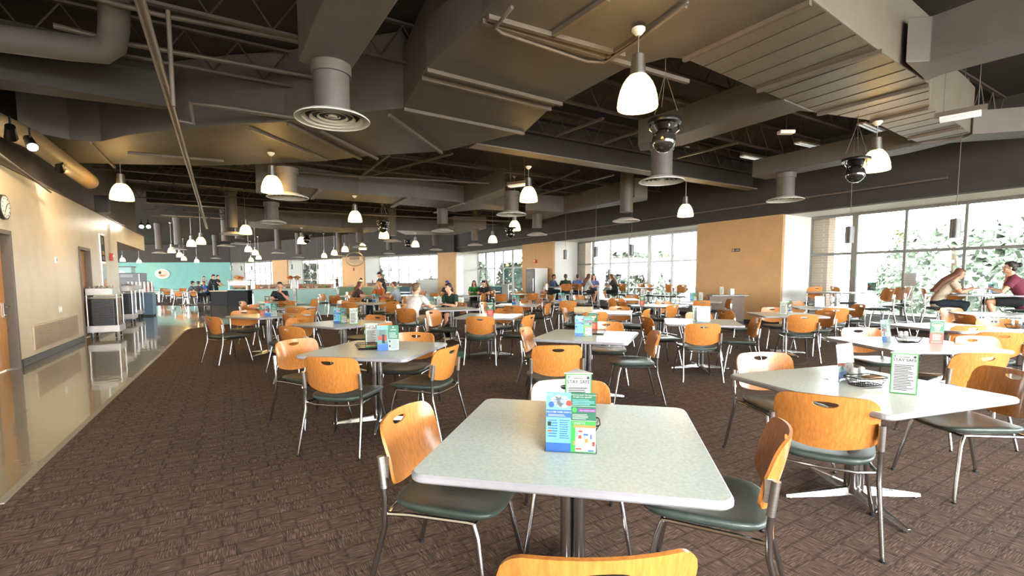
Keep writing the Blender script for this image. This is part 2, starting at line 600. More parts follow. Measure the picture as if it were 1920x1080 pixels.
for i, (a0, a1) in enumerate(BAYS):
    hd = MB(); wbox(hd, a0, a1, BR + .2, BG + .6, HS, HS + .1)
    struct(hd.build('ceiling_bay', WHITE))
    ln = a1 - a0
    n_ = round(ln / 1.17)
    xs = [ln * k / n_ for k in range(n_ + 1)]
    th = {round(xs[k], 3) for k in range(1, n_, 3)}
    # along = -UA so that local +Y faces the room
    window(i + 1, W(a1, BG, 0), -UA, UB, ln, xs, th)
# second leg of the window wall, turning left
K0, K1 = Vector((-4.3, 32.2, 0)), Vector((-29.6, 49.45, 0))
D2 = (K1 - K0).normalized(); N2 = Vector((D2.y, -D2.x, 0)); L2 = (K1 - K0).length
rz2 = math.atan2(D2.y, D2.x)
def kbox(mb, s0, s1, n0, n1, z0, z1):
    c = K0 + D2 * (s0 + s1) / 2 + N2 * (n0 + n1) / 2 + Vector((0, 0, (z0 + z1) / 2))
    return mb.box(c, (abs(s1 - s0), abs(n1 - n0), z1 - z0), rz2)
struct(kbox(MB(), -.5, L2, 0, .25, HS, HC).build('wall_far_right_fascia', DARK))
def sK(x, y): return (Vector((x, y, 0)) - K0).dot(D2)
fp = [(-.6, sK(-5.16, 32.79)), (sK(-11.65, 37.22), sK(-13.94, 38.78)), (sK(-20.62, 43.34), sK(-22.72, 44.77)), (L2 - .05, L2 + .5)]
for i, (s0, s1) in enumerate(fp):
    struct(kbox(MB(), s0, s1, .0, .12, 0, HS).build('wall_far_right', TAN))
    r_ = MB()
    kbox(r_, s0, s0 + .1, .12, 1.6, 0, HS); kbox(r_, s1 - .1, s1, .12, 1.6, 0, HS)
    struct(r_.build('wall_far_right_reveal', WHITE))
for i in range(3):
    s0, s1 = fp[i][1], fp[i + 1][0]
    hd = MB(); kbox(hd, s0, s1, .2, 2.1, HS, HS + .1); struct(hd.build('ceiling_bay', WHITE))
    ln = s1 - s0; n_ = max(3, round(ln / 1.1)); xs = [ln * k / n_ for k in range(n_ + 1)]
    window(i + 4, K0 + D2 * s1 + N2 * 1.55, -D2, N2, ln, xs, {round(xs[k], 3) for k in range(2, n_, 3)})
# teal end wall
TW0, TW1 = Vector((-48, 47.35, 0)), Vector((-29.4, 49.42, 0))
d = TW1 - TW0
tw = MB(); tw.box((TW0 + TW1) / 2 + Vector((0, 0, HS / 2)), (d.length, .2, HS), math.atan2(d.y, d.x))
struct(tw.build('wall_far', TEAL))
tw = MB(); tw.box((TW0 + TW1) / 2 + Vector((0, 0, (HS + HC) / 2)), (d.length, .3, HC - HS), math.atan2(d.y, d.x))
struct(tw.build('wall_far_fascia', DARK))

# ------------------------------------------------------------------ outside
struct(MB().prism([(8, -40), (120, -40), (120, 160), (-60, 160), (-40, 54), (-4, 36), (16.5, 6)], -2.2, -2.0).build('ground_outside', mat('lawn', h('6F6E5C'), .9, noise=.3, nscale=.5)))
LEAF = [mat('leaf_a', h('3D4B38'), .6, noise=.3, nscale=1.5), mat('leaf_b', h('4B5945'), .6, noise=.3, nscale=1.5), mat('leaf_c', h('33463A'), .6, noise=.3, nscale=1.5)]
BARK = mat('bark', h('6B5A48'), .9, noise=.3)
def outdoor_tree(x, y, hgt, rad, mi, label):
    t = thing('tree', label, 'tree', (x, y, -2.0), 0, 'trees outside the windows')
    c = MB()
    for k in range(2600):
        u_, v_ = random.random() * 2 * math.pi, random.random()
        rr = rad * (.35 + .65 * random.random() ** .4) * (1 - .45 * abs(v_ - .4))
        cx, cy, cz = rr * math.cos(u_), rr * math.sin(u_), hgt * .18 + v_ * hgt * .82
        a = Vector((random.uniform(-1, 1), random.uniform(-1, 1), random.uniform(-1, 1))).normalized()
        b = a.orthogonal().normalized(); s_ = random.uniform(.12, .26) * (rad / 3)
        p = Vector((cx, cy, cz))
        c.add([p + a * s_, p + b * s_ * .7, p - a * s_, p - b * s_ * .7], [(0, 1, 2, 3)])
    c.build('foliage', LEAF[mi], t, merge=False)
    MB().tube([(0, 0, 0), (.1, 0, hgt * .4), (0, .1, hgt * .85)], [rad * .08, rad * .06, rad * .02], 8).build('trunk', BARK, t)
outdoor_tree(21.5, 15.5, 8.5, 3.6, 0, 'broad leafy tree outside the nearest window, right of the brick column')
outdoor_tree(19.5, 8.5, 9.5, 3.2, 2, 'tall dark green tree outside the nearest window at the frame edge')
outdoor_tree(22.5, 24, 6.0, 3.4, 1, 'low pale green tree outside the nearest window, just right of the tan pier')
outdoor_tree(30, 12, 7.0, 4.0, 1, 'pale tree standing behind the two women by the window')
outdoor_tree(14.0, 27.5, 5.6, 3.0, 0, 'green tree outside the middle window, right part of its glass')
outdoor_tree(9.5, 34, 5.2, 3.0, 1, 'pale green tree outside the middle window, left part of its glass')
outdoor_tree(4, 44, 6.5, 3.8, 2, 'dark green tree outside the window left of the drinks cooler')
outdoor_tree(-6, 52, 5.2, 4.0, 0, 'low tree outside the wide far window behind the standing cook')
outdoor_tree(-19, 57, 5.4, 4.0, 1, 'pale tree outside the far window left of the round sign')
outdoor_tree(-27, 62, 5.4, 4.0, 0, 'green tree outside the farthest window next to the teal wall')
outdoor_tree(1, 38, 4.6, 2.6, 1, 'small pale tree outside the window behind the booths')

# ================================================================== CEILING: ducts, pipes, joists
def clip_b(poly, bmin):
    f = lambda q: q[0] * UB.x + q[1] * UB.y - bmin
    out = []
    for i in range(len(poly)):
        p, q = poly[i], poly[(i + 1) % len(poly)]
        fp_, fq = f(p), f(q)
        if fp_ >= 0: out.append(p)
        if (fp_ >= 0) != (fq >= 0):
            k = fp_ / (fp_ - fq); out.append((p[0] + (q[0] - p[0]) * k, p[1] + (q[1] - p[1]) * k))
    return out
def duct(label, poly, z, hh, m_=DUCT, cat='duct', ribs=0, name='air_duct', group=None):
    poly = clip_b(poly, BL + .06)
    c = Vector((sum(p[0] for p in poly) / len(poly), sum(p[1] for p in poly) / len(poly), z))
    t = thing(name, label, cat, c, 0, group)
    mb = MB().prism([(p[0] - c.x, p[1] - c.y) for p in poly], 0, hh)
    o = mb.build('duct_body', m_, t, bevel=.012)
    return t
def bar_on(t, p, q, wd=.05, ht=.045, name='strut', m_=STRUT):
    p, q = Vector(p) - t.location, Vector(q) - t.location
    d = q - p
    M = d.to_track_quat('X', 'Z').to_matrix()
    return MB().box((p + q) / 2 + Vector((0, 0, -ht / 2)), (d.length, wd, ht), M=M).build(name, m_, t)
def rib_mat():
    mm = mat('ribbed_duct', h('7A746B'), .5, noise=.08, nscale=3)
    n = mm.node_tree; p = n.nodes['Principled BSDF']
    co = n.nodes.new('ShaderNodeTexCoord'); mp = n.nodes.new('ShaderNodeMapping')
    mp.inputs['Rotation'].default_value = (0, 0, -ROOM_ANG)
    wv = n.nodes.new('ShaderNodeTexBrick')
    wv.inputs['Scale'].default_value = 1; wv.inputs['Brick Width'].default_value = 60; wv.inputs['Row Height'].default_value = .3
    wv.inputs['Mortar Size'].default_value = .008
    mp.inputs['Rotation'].default_value = (0, 0, -ROOM_ANG + math.pi / 2)
    n.links.new(co.outputs['Object'], mp.inputs[0]); n.links.new(mp.outputs[0], wv.inputs['Vector'])
    b = n.nodes.new('ShaderNodeBump'); b.inputs['Strength'].default_value = .8; b.inputs['Distance'].default_value = .02; b.invert = True
    n.links.new(wv.outputs['Fac'], b.inputs['Height']); n.links.new(b.outputs[0], p.inputs['Normal'])
    return mm
RIB = rib_mat()
ZD = 3.9
md = duct('massive grey overhead duct carrying the nearest pendant lamp', [(0.174, 3.785), (-0.279, 4.678), (-0.999, 5.766), (-1.566, 7.051), (-1.346, 9.418), (-0.784, 8.983), (0.230, 8.225), (0.575, 7.095), (0.717, 6.886), (1.349, 5.815), (1.792, 5.520), (1.964, 5.560), (2.700, 4.414), (1.972, 3.795)], ZD, .8)
for p, q in (((-0.999, 5.766, 3.900), (0.717, 6.886, 3.900)), ((-1.105, 5.986, 3.900), (0.573, 7.073, 3.900)), ((-1.566, 7.051, 3.900), (0.212, 8.225, 3.900)), ((-1.838, 7.292, 3.900), (-1.373, 9.457, 3.900)),
             ((-0.281, 4.715, 3.900), (2.230, 6.126, 3.900)), ((-0.216, 4.642, 3.900), (1.254, 5.414, 3.900)), ((0.418, 4.976, 3.900), (0.858, 4.347, 3.900)), ((1.059, 5.475, 3.900), (1.582, 4.456, 3.900)), ((1.960, 5.534, 3.900), (2.696, 4.422, 3.900))):
    bar_on(md, p, q)
pp = MB().tube([Vector(v) - md.location - Vector((0, 0, .06)) for v in ((0.011, 4.405, 3.900), (-0.155, 4.754, 3.900), (-0.095, 4.851, 3.900), (0.849, 5.474, 3.900), (1.064, 5.501, 3.900), (1.314, 4.983, 3.900), (1.561, 4.335, 3.900))], .018, 8)
pp.build('conduit', PIPE, md, smooth=True)
for hx, hy in ((800, 128), (905, 36), (757, 202)):
    pass
xd = duct('wide ribbed duct stepping down towards the right-hand windows', [(1.971, 5.547), (3.266, 6.438), (4.580, 7.316), (5.720, 7.691), (6.899, 8.520), (7.677, 9.027), (8.077, 8.443), (7.478, 8.001), (6.137, 7.089), (5.425, 6.286), (5.109, 6.073), (3.940, 5.291), (2.710, 4.414)], ZD, .8, RIB)
for p, q in (((3.266, 6.438, 3.900), (4.065, 5.339, 3.900)), ((4.652, 7.340, 3.900), (5.396, 6.269, 3.900)), ((5.739, 7.716, 3.900), (6.122, 7.089, 3.900)), ((7.103, 8.618, 3.900), (7.460, 8.001, 3.900)), ((7.698, 9.027, 3.900), (8.068, 8.442, 3.900))):
    bar_on(xd, p, q)
def seams(t, poly, step=.36):
    ab = [(p[0] * UA.x + p[1] * UA.y, p[0] * UB.x + p[1] * UB.y) for p in poly]
    b0, b1 = min(q[1] for q in ab), max(q[1] for q in ab)
    mb = MB(); b = b0 + step
    while b < b1:
        xs = []
        for i in range(len(ab)):
            (a1, c1), (a2, c2) = ab[i], ab[(i + 1) % len(ab)]
            if (c1 - b) * (c2 - b) < 0: xs.append(a1 + (a2 - a1) * (b - c1) / (c2 - c1))
        xs.sort()
        for q in range(0, len(xs) - 1, 2):
            c = W((xs[q] + xs[q + 1]) / 2, b, 0)
            mb.box((c.x - t.location.x, c.y - t.location.y, -.002), (.007, xs[q + 1] - xs[q] - .03, .01), ROOM_ANG)
        b += step
    mb.build('standing_seams', STEEL, t)
XDP = [(1.971, 5.547), (3.266, 6.438), (4.580, 7.316), (5.720, 7.691), (6.899, 8.520), (7.677, 9.027), (8.077, 8.443), (7.478, 8.001), (6.137, 7.089), (5.425, 6.286), (5.109, 6.073), (3.940, 5.291), (2.710, 4.414)]
seams(xd, XDP)
cl = duct('broad wavy-edged duct crossing above the pendant lamps at left', [(-1.566, 7.051), (-1.876, 7.134), (-2.455, 7.331), (-3.571, 7.634), (-4.442, 7.753), (-5.548, 7.983), (-6.661, 8.318), (-7.370, 8.656), (-7.848, 8.552), (-8.073, 8.122), (-8.305, 7.840), (-10.404, 9.772), (-9.629, 10.091), (-9.201, 10.235), (-8.379, 10.342), (-6.535, 10.516), (-4.059, 10.177), (-2.793, 9.718), (-1.346, 9.418)], 3.9, 1.08)
for p, q in (((-4.260, 7.888, 3.900), (-3.837, 9.957, 3.900)), ((-3.554, 7.686, 3.900), (-3.094, 9.882, 3.900)), ((-3.188, 8.039, 3.900), (-2.755, 9.887, 3.900)), ((-7.560, 8.654, 3.900), (-8.710, 10.530, 3.900)), ((-7.472, 9.369, 3.900), (-5.994, 10.012, 3.900))):
    bar_on(cl, p, q, .04)
cd = duct('dark duct crossing above the left wall behind the insulated pipe', [(-6.674, 5.981), (-6.452, 6.137), (-5.743, 6.626), (-4.972, 7.178), (-5.177, 7.243), (-6.136, 6.813), (-6.813, 6.470), (-7.076, 6.329)], 3.95, .75, DARK)
ad = duct('grey duct feeding the nearest round diffuser', [(-1.199, 3.516), (-1.612, 4.217), (-2.332, 5.352), (-2.168, 5.524), (-1.879, 5.652), (-0.964, 4.221), (-0.482, 3.520)], 3.8, .7)
ab1 = duct('brown duct arm running to the middle diffuser', [(2.354, 8.953), (2.934, 8.251), (3.809, 6.763), (4.543, 7.257), (4.292, 7.187), (3.205, 9.000), (2.515, 9.397)], 3.88, .45)
ab2 = duct('long low duct arm along the window wall', [(5.873, 11.689), (7.584, 8.917), (8.034, 8.620), (7.947, 8.307), (8.625, 8.110), (9.103, 7.760), (9.714, 8.269), (9.090, 8.538), (8.068, 8.820), (7.864, 9.595), (7.193, 10.565), (6.385, 12.009)], 3.86, .4)
ar1 = duct('duct arm leaving the ribbed duct at the top right corner', [(4.548, 5.616), (4.803, 5.592), (5.190, 4.951), (5.420, 4.529), (5.952, 4.956), (5.685, 5.406), (5.283, 5.935), (5.252, 6.136)], 3.88, .5)
d3 = duct('long duct in the middle distance with a side arm', [(-6.494, 12.162), (-5.510, 13.026), (-4.497, 14.023), (-3.135, 14.599), (-1.561, 15.651), (-0.177, 13.133), (-0.194, 14.294), (-1.009, 15.774), (-0.265, 16.607), (-0.221, 17.513), (-1.038, 17.092), (-2.188, 17.878), (-2.747, 16.667), (-4.517, 15.581), (-6.157, 14.723), (-7.377, 13.789)], ZD, .55)
for p, q in (((-3.135, 14.599, 3.900), (-4.112, 16.389, 3.900)), ((-1.561, 15.651, 3.900), (-2.886, 17.859, 3.900)), ((-5.315, 13.261, 3.900), (-6.157, 14.723, 3.900))):
    bar_on(d3, p, q, .1)
d4 = duct('brown duct ending above the middle window', [(0.502, 17.397), (1.970, 17.992), (3.806, 14.754), (4.233, 14.860), (4.361, 15.365), (3.379, 16.699), (2.081, 18.436), (1.377, 20.238), (0.577, 20.033)], ZD, .6)
d5 = duct('far duct beyond the second pair of lamps', [(-11.667, 19.659), (-10.820, 20.997), (-8.268, 23.058), (-6.407, 22.886), (-5.194, 21.592), (-7.428, 25.483), (-10.246, 25.372), (-13.184, 22.188)], ZD, .6)
d6 = duct('far duct beside the third window', [(-6.016, 24.413), (-3.866, 25.046), (-2.886, 23.495), (-1.267, 23.805), (-3.348, 27.214), (-6.002, 26.775)], ZD, .6)
# deep girders crossing the hall
def girder(label, a, z0, z1, b0=-3.0, b1=13.4, strip=.32):
    t = thing('girder', label, 'ceiling beam', W(a, (b0 + b1) / 2, z0), ROOM_ANG, 'girders across the hall')
    L = b1 - b0
    mb = MB().use(DARK); mb.box((0, 0, (z1 - z0) / 2 + .012), (L, .03, z1 - z0)); mb.build('web', DARK, t)
    f = MB(); f.box((0, 0, .012), (L, strip, .024)); f.build('bottom_flange', FLANGE_LIT, t)  # paler than the web: its lit underside is painted in
    f = MB(); f.box((0, 0, z1 - z0), (L, strip, .024)); f.build('top_flange', DARK, t)
for a, z, lb in ((8.457, 4.0, 'near the centre dome speaker'), (18.931, 4.5, 'above the long middle duct'), (24.0, 4.5, 'beyond the middle window'), (28.3, 4.5, 'where the window wall bends')):
    girder('dark steel girder crossing the hall ' + lb, a, z, 4.75 if z < 4.2 else 4.97, b0=4.2 if z < 4.2 else -2.7)
def joist(a, b0, b1, lb):
    t = thing('roof_joist', lb, 'ceiling joist', W(a, (b0 + b1) / 2, 4.42), ROOM_ANG, 'open web roof joists')
    L = b1 - b0
    c = MB(); c.box((0, 0, .0), (L, .07, .035)); c.box((0, 0, .52), (L, .07, .035)); c.build('chord', STEEL, t)
    wv = MB(); n = int(L / .32)
    for k in range(n):
        x0 = -L / 2 + L * k / n; x1 = x0 + L / n
        z0, z1 = (.02, .5) if k % 2 else (.5, .02)
        wv.tube([(x0, 0, z0), (x1, 0, z1)], .012, 4, cap=False)
    wv.build('web_rods', STEEL, t)
ja = [3.2, 4.9, 6.6, 8.3, 10.0, 11.7, 13.4, 15.1, 16.8, 18.5, 20.2, 22, 25.5, 28]
for i, a in enumerate(ja):
    joist(a, -3.0, 13.3, 'open web roof joist spanning the hall at bay %s' % ['above the nearest lamp', 'just past the nearest lamp', 'over the dome speaker', 'before the first girder', 'just behind the first girder', 'second behind the first girder', 'third behind the first girder', 'above the middle duct', 'just past the middle duct', 'before the second row of diffusers', 'over the middle window', 'past the middle window', 'over the third window', 'at the bend of the wall'][i].replace('at bay ', ''))
# light unistruts running with the room below the joists
for i, (p, q) in enumerate((((-2.843, 11.192, 4.300), (-4.338, 13.661, 4.300)), ((-1.368, 11.119, 4.300), (-4.384, 13.804, 4.300)), ((1.666, 8.756, 4.300), (0.904, 9.801, 4.300)), ((2.639, 9.312, 4.300), (1.971, 10.386, 4.300)), ((1.815, 12.837, 4.300), (0.857, 15.092, 4.300)), ((2.859, 13.441, 4.300), (0.938, 16.515, 4.300)), ((4.863, 10.344, 4.300), (4.004, 11.586, 4.300)))):
    p, q = Vector(p), Vector(q)
    c = (p + q) / 2; d = q - p
    o = MB().box((0, 0, 0), (d.length, .05, .04), M=d.to_track_quat('X', 'Z').to_matrix()).build('unistrut_rail', PIPE)
    o.location = c
    tag(o, 'thin pale steel rail slung under the joists ' + ['left of the middle lamp row', 'left of centre, longer one', 'right under the big duct edge', 'beside the central dome speaker', 'behind the centre lamp', 'behind the centre lamp, longer one', 'right of the central diffuser'][i], 'rail')

def pipe(name, label, pts, r, m_=PIPE, n=12, collars=()):
    pts = [Vector(p) for p in pts]
    c = pts[0].copy()
    t = thing(name, label, 'pipe', c)
    MB().tube([p - c for p in pts], r, n).build('pipe_run', m_, t, smooth=True, autos=.8)
    for k in collars:
        p = pts[0].lerp(pts[-1], k) if len(pts) == 2 else pts[int(k)]
        d = (pts[-1] - pts[0]).normalized()
        MB().tube([p - c - d * .04, p - c + d * .04], r * 1.35, n).build('pipe_collar', m_, t, smooth=True, autos=.8)
    return t
pipe('sprinkler_main', 'long pale pipe running away above the left aisle', [(-2.689, 3.475, 3.600), (-2.906, 3.854, 3.600), (-13.012, 20.282, 3.600)], .042)
pipe('sprinkler_branch', 'horizontal pipe with a dropped elbow above the left aisle', [(-4.806, 6.979, 3.700), (-4.678, 7.098, 3.700), (-4.616, 6.970, 3.950), (-4.354, 7.077, 3.950), (-3.361, 7.639, 3.950), (-2.782, 7.903, 3.950)], .035)
pipe('roof_pipe', 'upper of two thin pipes at the top left', [(-4.671, 5.340, 4.500), (-4.099, 5.736, 4.500), (-2.932, 6.283, 4.500), (-2.425, 6.569, 4.500)], .03)
pipe('roof_pipe', 'lower of two thin pipes at the top left', [(-5.562, 5.958, 4.500), (-5.018, 6.405, 4.500), (-3.485, 7.210, 4.500), (-2.804, 7.553, 4.500)], .035)
pipe('insulated_pipe', 'fat insulated grey pipe with an elbow at the top left', [(-6.130, 5.528, 4.200), (-5.899, 5.648, 4.200), (-5.354, 5.853, 4.200), (-4.990, 5.948, 4.200), (-4.820, 5.905, 4.260), (-4.690, 5.794, 4.400), (-4.497, 5.588, 4.700)], .15, DUCT, 18)
pipe('vertical_conduit', 'thin upright conduit beside the long pale pipe', [(-3.489, 5.000, 4.145), (-3.490, 5.000, 3.197)], .022)
pipe('eave_pipe', 'thin pipe running above the left wall', [(-7.323, 6.750, 3.285), (-8.664, 8.982, 3.068)], .02)
pipe('wall_pipe', 'pale pipe running along the dark fascia above the windows', [W(4, BR - .12, 3.55), W(20, BR - .12, 3.55), W(29.5, BR - .12, 3.5)], .03)
pipe('heater_pipe', 'fat tan tube slung above the left wall behind the spotlights', [(-7.363, 6.685, 3.700), (-7.647, 7.685, 3.650), (-9.154, 10.383, 3.550)], .16, mat('tan_tube', h('9A8564'), .5, noise=.15), 18)
pipe('cross_pipe', 'thin pipe crossing the hall behind the second lamp row', [(-9.189, 18.683, 4.100), (-5.817, 20.021, 4.100), (0.017, 22.427, 4.100)], .035)
pipe('cross_pipe', 'thin pipe crossing the far part of the hall', [(-6.230, 12.200, 4.200), (-4.323, 12.983, 4.200), (-0.301, 14.142, 4.200)], .03)

# ------------------------------------------------------------------ round diffusers
def make_diffuser(drop):
    t = thing('round_diffuser', 'x', 'air diffuser')
    p = [(.40, 0), (.405, .01), (.37, .035), (.30, .06), (.24, .08), (.20, .10)]
    MB().lathe(p + [(.19, .10)], n=32).build('rim', WHITEP, t, smooth=True, autos=.9)
    rg = MB()
    for r in (.30, .22, .14, .06):
        rg.lathe([(r + .028, .012 + (.3 - r) * .12), (r, .045 + (.3 - r) * .12), (r - .006, .045 + (.3 - r) * .12), (r + .022, .010 + (.3 - r) * .12)], n=28)
    rg.lathe([(.001, .03), (.05, .03), (.05, .05), (.001, .05)], n=16)
    rg.build('cone_rings', WHITEP, t, smooth=True, autos=.9)
    MB().tube([(0, 0, .06), (0, 0, .05)], .29, 24).build('throat', DARK, t)
    nk = MB().tube([(0, 0, .10), (0, 0, drop - .14)], .19, 28)
    nk.tube([(0, 0, drop - .14), (0, 0, drop)], .215, 28)
    nk.build('neck', DUCT, t, smooth=True, autos=.7)
    return t
DIF = [(624, 226, .72, 'large round white ceiling diffuser nearest the camera, at upper left'),
 (540, 371, .8, 'round diffuser right behind the second lit pendant at left'), (1240, 341, .8, 'round diffuser below the central glass globe'),
 (1472, 376, .8, 'round diffuser under the long duct arm left of the right lamp'), (510, 418, .8, 'round diffuser just below and left of the one behind the second pendant'),
 (959, 403, .8, 'round diffuser left of the green-tinted centre lamp'), (1174, 415, .8, 'round diffuser hanging above the middle window'),
 (1007, 441, .8, 'round diffuser over the drinks cooler pier'), (436, 440, .8, 'round diffuser left of the lamp over the far-left aisle'),
 (830, 434, .8, 'round diffuser between the two men and the middle duct'), (736, 453, .8, 'round diffuser right of the lamp with the dark globe'),
 (817, 469, .9, 'small far diffuser above the grey pier near the booths'), (891, 460, .9, 'far diffuser above the window behind the booths'),
 (675, 464, .9, 'far diffuser above the round hanging sign'), (730, 476, .9, 'far diffuser above the standing cook'), (424, 462, .9, 'far diffuser over the black skirted counter, front one'),
 (450, 458, .9, 'far diffuser over the black skirted counter, back one'), (405, 485, .9, 'tiny far diffuser against the right end of the teal wall'), (299, 475, .9, 'tiny far diffuser above the white oval picture'),
 (335, 468, .9, 'tiny far diffuser right of the lamp cluster by the oval picture'), (560, 483, .9, 'tiny far diffuser above the left pier of the far windows'), (522, 475, .9, 'tiny far diffuser left of the salad bar lamps'), (636, 480, .9, 'tiny far diffuser left of the round hanging sign')]
NECK5 = (6, 7, 8, 9, 10, 11, 12, 13, 14, 15, 16, 17, 18, 19, 20, 21, 22)
base = make_diffuser(.71); tb = tree_of(base)
from_px = {(624, 226): (-1.903, 5.149, 3.100), (540, 371): (-4.642, 9.909, 3.100), (1240, 341): (2.639, 8.425, 3.100), (1472, 376): (6.017, 10.492, 3.100), (510, 418): (-7.181, 14.245, 3.100), (959, 403): (-0.004, 12.671, 3.100), (1174, 415): (3.416, 14.185, 3.100), (1007, 441): (0.994, 18.593, 3.100), (436, 440): (-10.526, 17.892, 3.100), (830, 434): (-2.470, 16.992, 3.100), (736, 453): (-5.403, 21.487, 3.100), (817, 469): (-4.495, 27.986, 3.100), (891, 460): (-1.858, 24.090, 3.100), (675, 464): (-8.131, 25.374, 3.100), (730, 476): (-8.267, 31.941, 3.100), (424, 462): (-14.574, 24.170, 3.100), (450, 458): (-13.047, 22.750, 3.100), (405, 485): (-23.922, 38.233, 3.100), (299, 475): (-22.515, 30.239, 3.100), (335, 468): (-18.700, 26.579, 3.100), (560, 483): (-16.640, 36.915, 3.100), (522, 475): (-15.176, 30.767, 3.100), (636, 480): (-12.632, 34.615, 3.100)}
for i, (x, y, dr, lb) in enumerate(DIF):
    o = base if i == 0 else dup(base, tb, (0, 0, 0), 0)
    o.location = from_px[(x, y)]
    if i in NECK5:
        for c_ in o.children:
            if c_.name.startswith('neck'): c_.scale = (1, 1, 2.66)
    if i in (0, 2, 3):
        o.location = {0: (-2.015, 5.455, 3.200), 2: (2.749, 8.775, 3.170), 3: (6.481, 11.301, 3.230)}[i]
        for c_ in o.children:
            if c_.name.startswith('neck'): c_.scale = (1, 1, {0: .85, 2: 1.0, 3: .9}[i])
    o['label'] = lb; o['group'] = 'round ceiling diffusers'

# ------------------------------------------------------------------ glowing pendant lamps
def make_lamp(stem):
    t = thing('pendant_lamp', 'x', 'pendant lamp')
    k = 1.0
    prof = [(.205, 0), (.208, .02), (.200, .10), (.180, .18), (.150, .25), (.115, .30), (.085, .33), (.08, .332)]
    inner = [(r - .006, z) for r, z in prof[::-1]]
    shd = MB().lathe(prof + inner + [prof[0]], n=28).build('lamp_shade', SHADE, t, smooth=True)
    n_ = MB().lathe([(.09, .325), (.09, .34), (.082, .345), (.072, .46), (.068, .53), (.05, .545), (.012, .55)], n=20)
    n_.build('lamp_neck', BRUSH, t, smooth=True, autos=.7)
    MB().tube([(0, 0, .54), (0, 0, .55 + stem)], .006, 6).build('stem', BRUSH, t)
    MB().lathe([(.012, .55 + stem), (.03, .555 + stem), (.07, .60 + stem), (.07, .62 + stem)], n=18).build('canopy', WHITEP, t, smooth=True)
    MB().ell((0, 0, .17), (.045, .045, .06)).build('bulb', SPOTB, shd, smooth=True)
    return t
SPOTB = mat('lamp_bulb', (1, 1, 1), .3, emit=(1, .88, .65), estr=60.0, noise=.02)
LAMPS = [(1195, 203, .16, 'largest and nearest glowing pendant lamp, upper centre right'), (511, 361, .25, 'glowing pendant in front of a round diffuser, upper left'),
 (229, 375, .5, 'glowing pendant nearest the left wall'), (991, 378, .3, 'greenish-white pendant lamp hanging near the hall centre'), (1641, 320, .35, 'glowing pendant at right beside a glass globe'),
 (1285, 406, .35, 'glowing pendant above the middle window and tan pier'), (666, 416, .5, 'glowing pendant over the table with the wire basket'), (461, 439, .7, 'glowing pendant beside the left diffuser pair'),
 (965, 432, .4, 'small pendant just below the centre diffuser'), (720, 447, .5, 'small pendant right under a dark globe'), (924, 455, .6, 'small pendant over the window behind the booths'),
 (566, 457, .7, 'small pendant in front of a globe over the salad bar'), (779, 463, .7, 'small pendant above the two seated men'), (359, 462, .8, 'left one of two level pendants over the tiled aisle'),
 (377, 458, .8, 'right one of two level pendants over the tiled aisle'), (322, 474, .8, 'far pendant above the oval picture'), (337, 482, .8, 'far pendant in the cluster right of the oval picture, left one'),
 (345, 488, .8, 'far pendant in the cluster right of the oval picture, lowest one'), (369, 492, .8, 'tiny far pendant against the middle of the teal wall'), (230, 490, .8, 'tiny far pendant against the left end of the teal wall'),
 (261, 493, .8, 'tiny far pendant above the black drinks machine'), (466, 472, .8, 'far pendant over the salad bar, left of three'), (479, 478, .8, 'far pendant over the salad bar, middle of three'),
 (485, 486, .8, 'far pendant over the salad bar, right of three'), (471, 490, .8, 'lowest far pendant over the left end of the salad bar'), (608, 483, .8, 'far pendant above the salad bar right end'),
 (627, 478, .8, 'far pendant in front of the last window before the round sign'), (647, 472, .8, 'far pendant left of the round sign'), (680, 468, .8, 'far pendant right of the round sign')]
lbase = make_lamp(.18); lt = tree_of(lbase)
lbase2 = make_lamp(1.26); lt2 = tree_of(lbase2)
lamp_at = {(1195, 203): (1.257, 4.821, 3.100), (511, 361): (-4.654, 9.302, 3.100), (229, 375): (-8.237, 10.093, 3.100), (991, 378): (0.374, 10.503, 3.100), (1641, 320): (5.781, 7.615, 3.100), (1285, 406): (4.796, 13.135, 3.100), (666, 416): (-4.627, 14.061, 3.100), (461, 439): (-9.916, 17.703, 3.100), (965, 432): (0.105, 16.714, 3.100), (720, 447): (-5.328, 19.783, 3.100), (924, 455): (-0.893, 22.352, 3.100), (566, 457): (-9.993, 22.561, 3.100), (779, 463): (-5.107, 25.121, 3.100), (359, 462): (-16.278, 24.074, 3.100), (377, 458): (-14.853, 22.654, 3.100), (322, 474): (-21.339, 29.695, 3.100), (337, 482): (-24.792, 35.307, 3.100), (345, 488): (-28.526, 41.131, 3.100), (369, 492): (-30.882, 46.320, 3.100), (230, 490): (-35.378, 42.963, 3.100), (261, 493): (-37.203, 47.172, 3.100), (466, 472): (-16.059, 28.872, 3.100), (479, 478): (-17.697, 32.659, 3.100), (485, 486): (-21.178, 39.548, 3.100), (471, 490): (-24.338, 44.131, 3.100), (608, 483): (-14.708, 37.083, 3.100), (627, 478): (-12.400, 33.067, 3.100), (647, 472): (-10.307, 29.261, 3.100), (680, 468): (-8.571, 27.215, 3.100)}
near = 0; used2 = False
for i, (x, y, dr, lb) in enumerate(LAMPS):
    if i in (0, 1, 3, 4, 6, 11, 12):
        o = lbase if i == 0 else dup(lbase, lt, (0, 0, 0), 0)
    elif not used2:
        o = lbase2; used2 = True
    else:
        o = dup(lbase2, lt2, (0, 0, 0), 0)
    o.location = lamp_at[(x, y)]
    if i == 0: o.scale = (.95,) * 3
    o['label'] = lb; o['group'] = 'glowing pendant lamps'

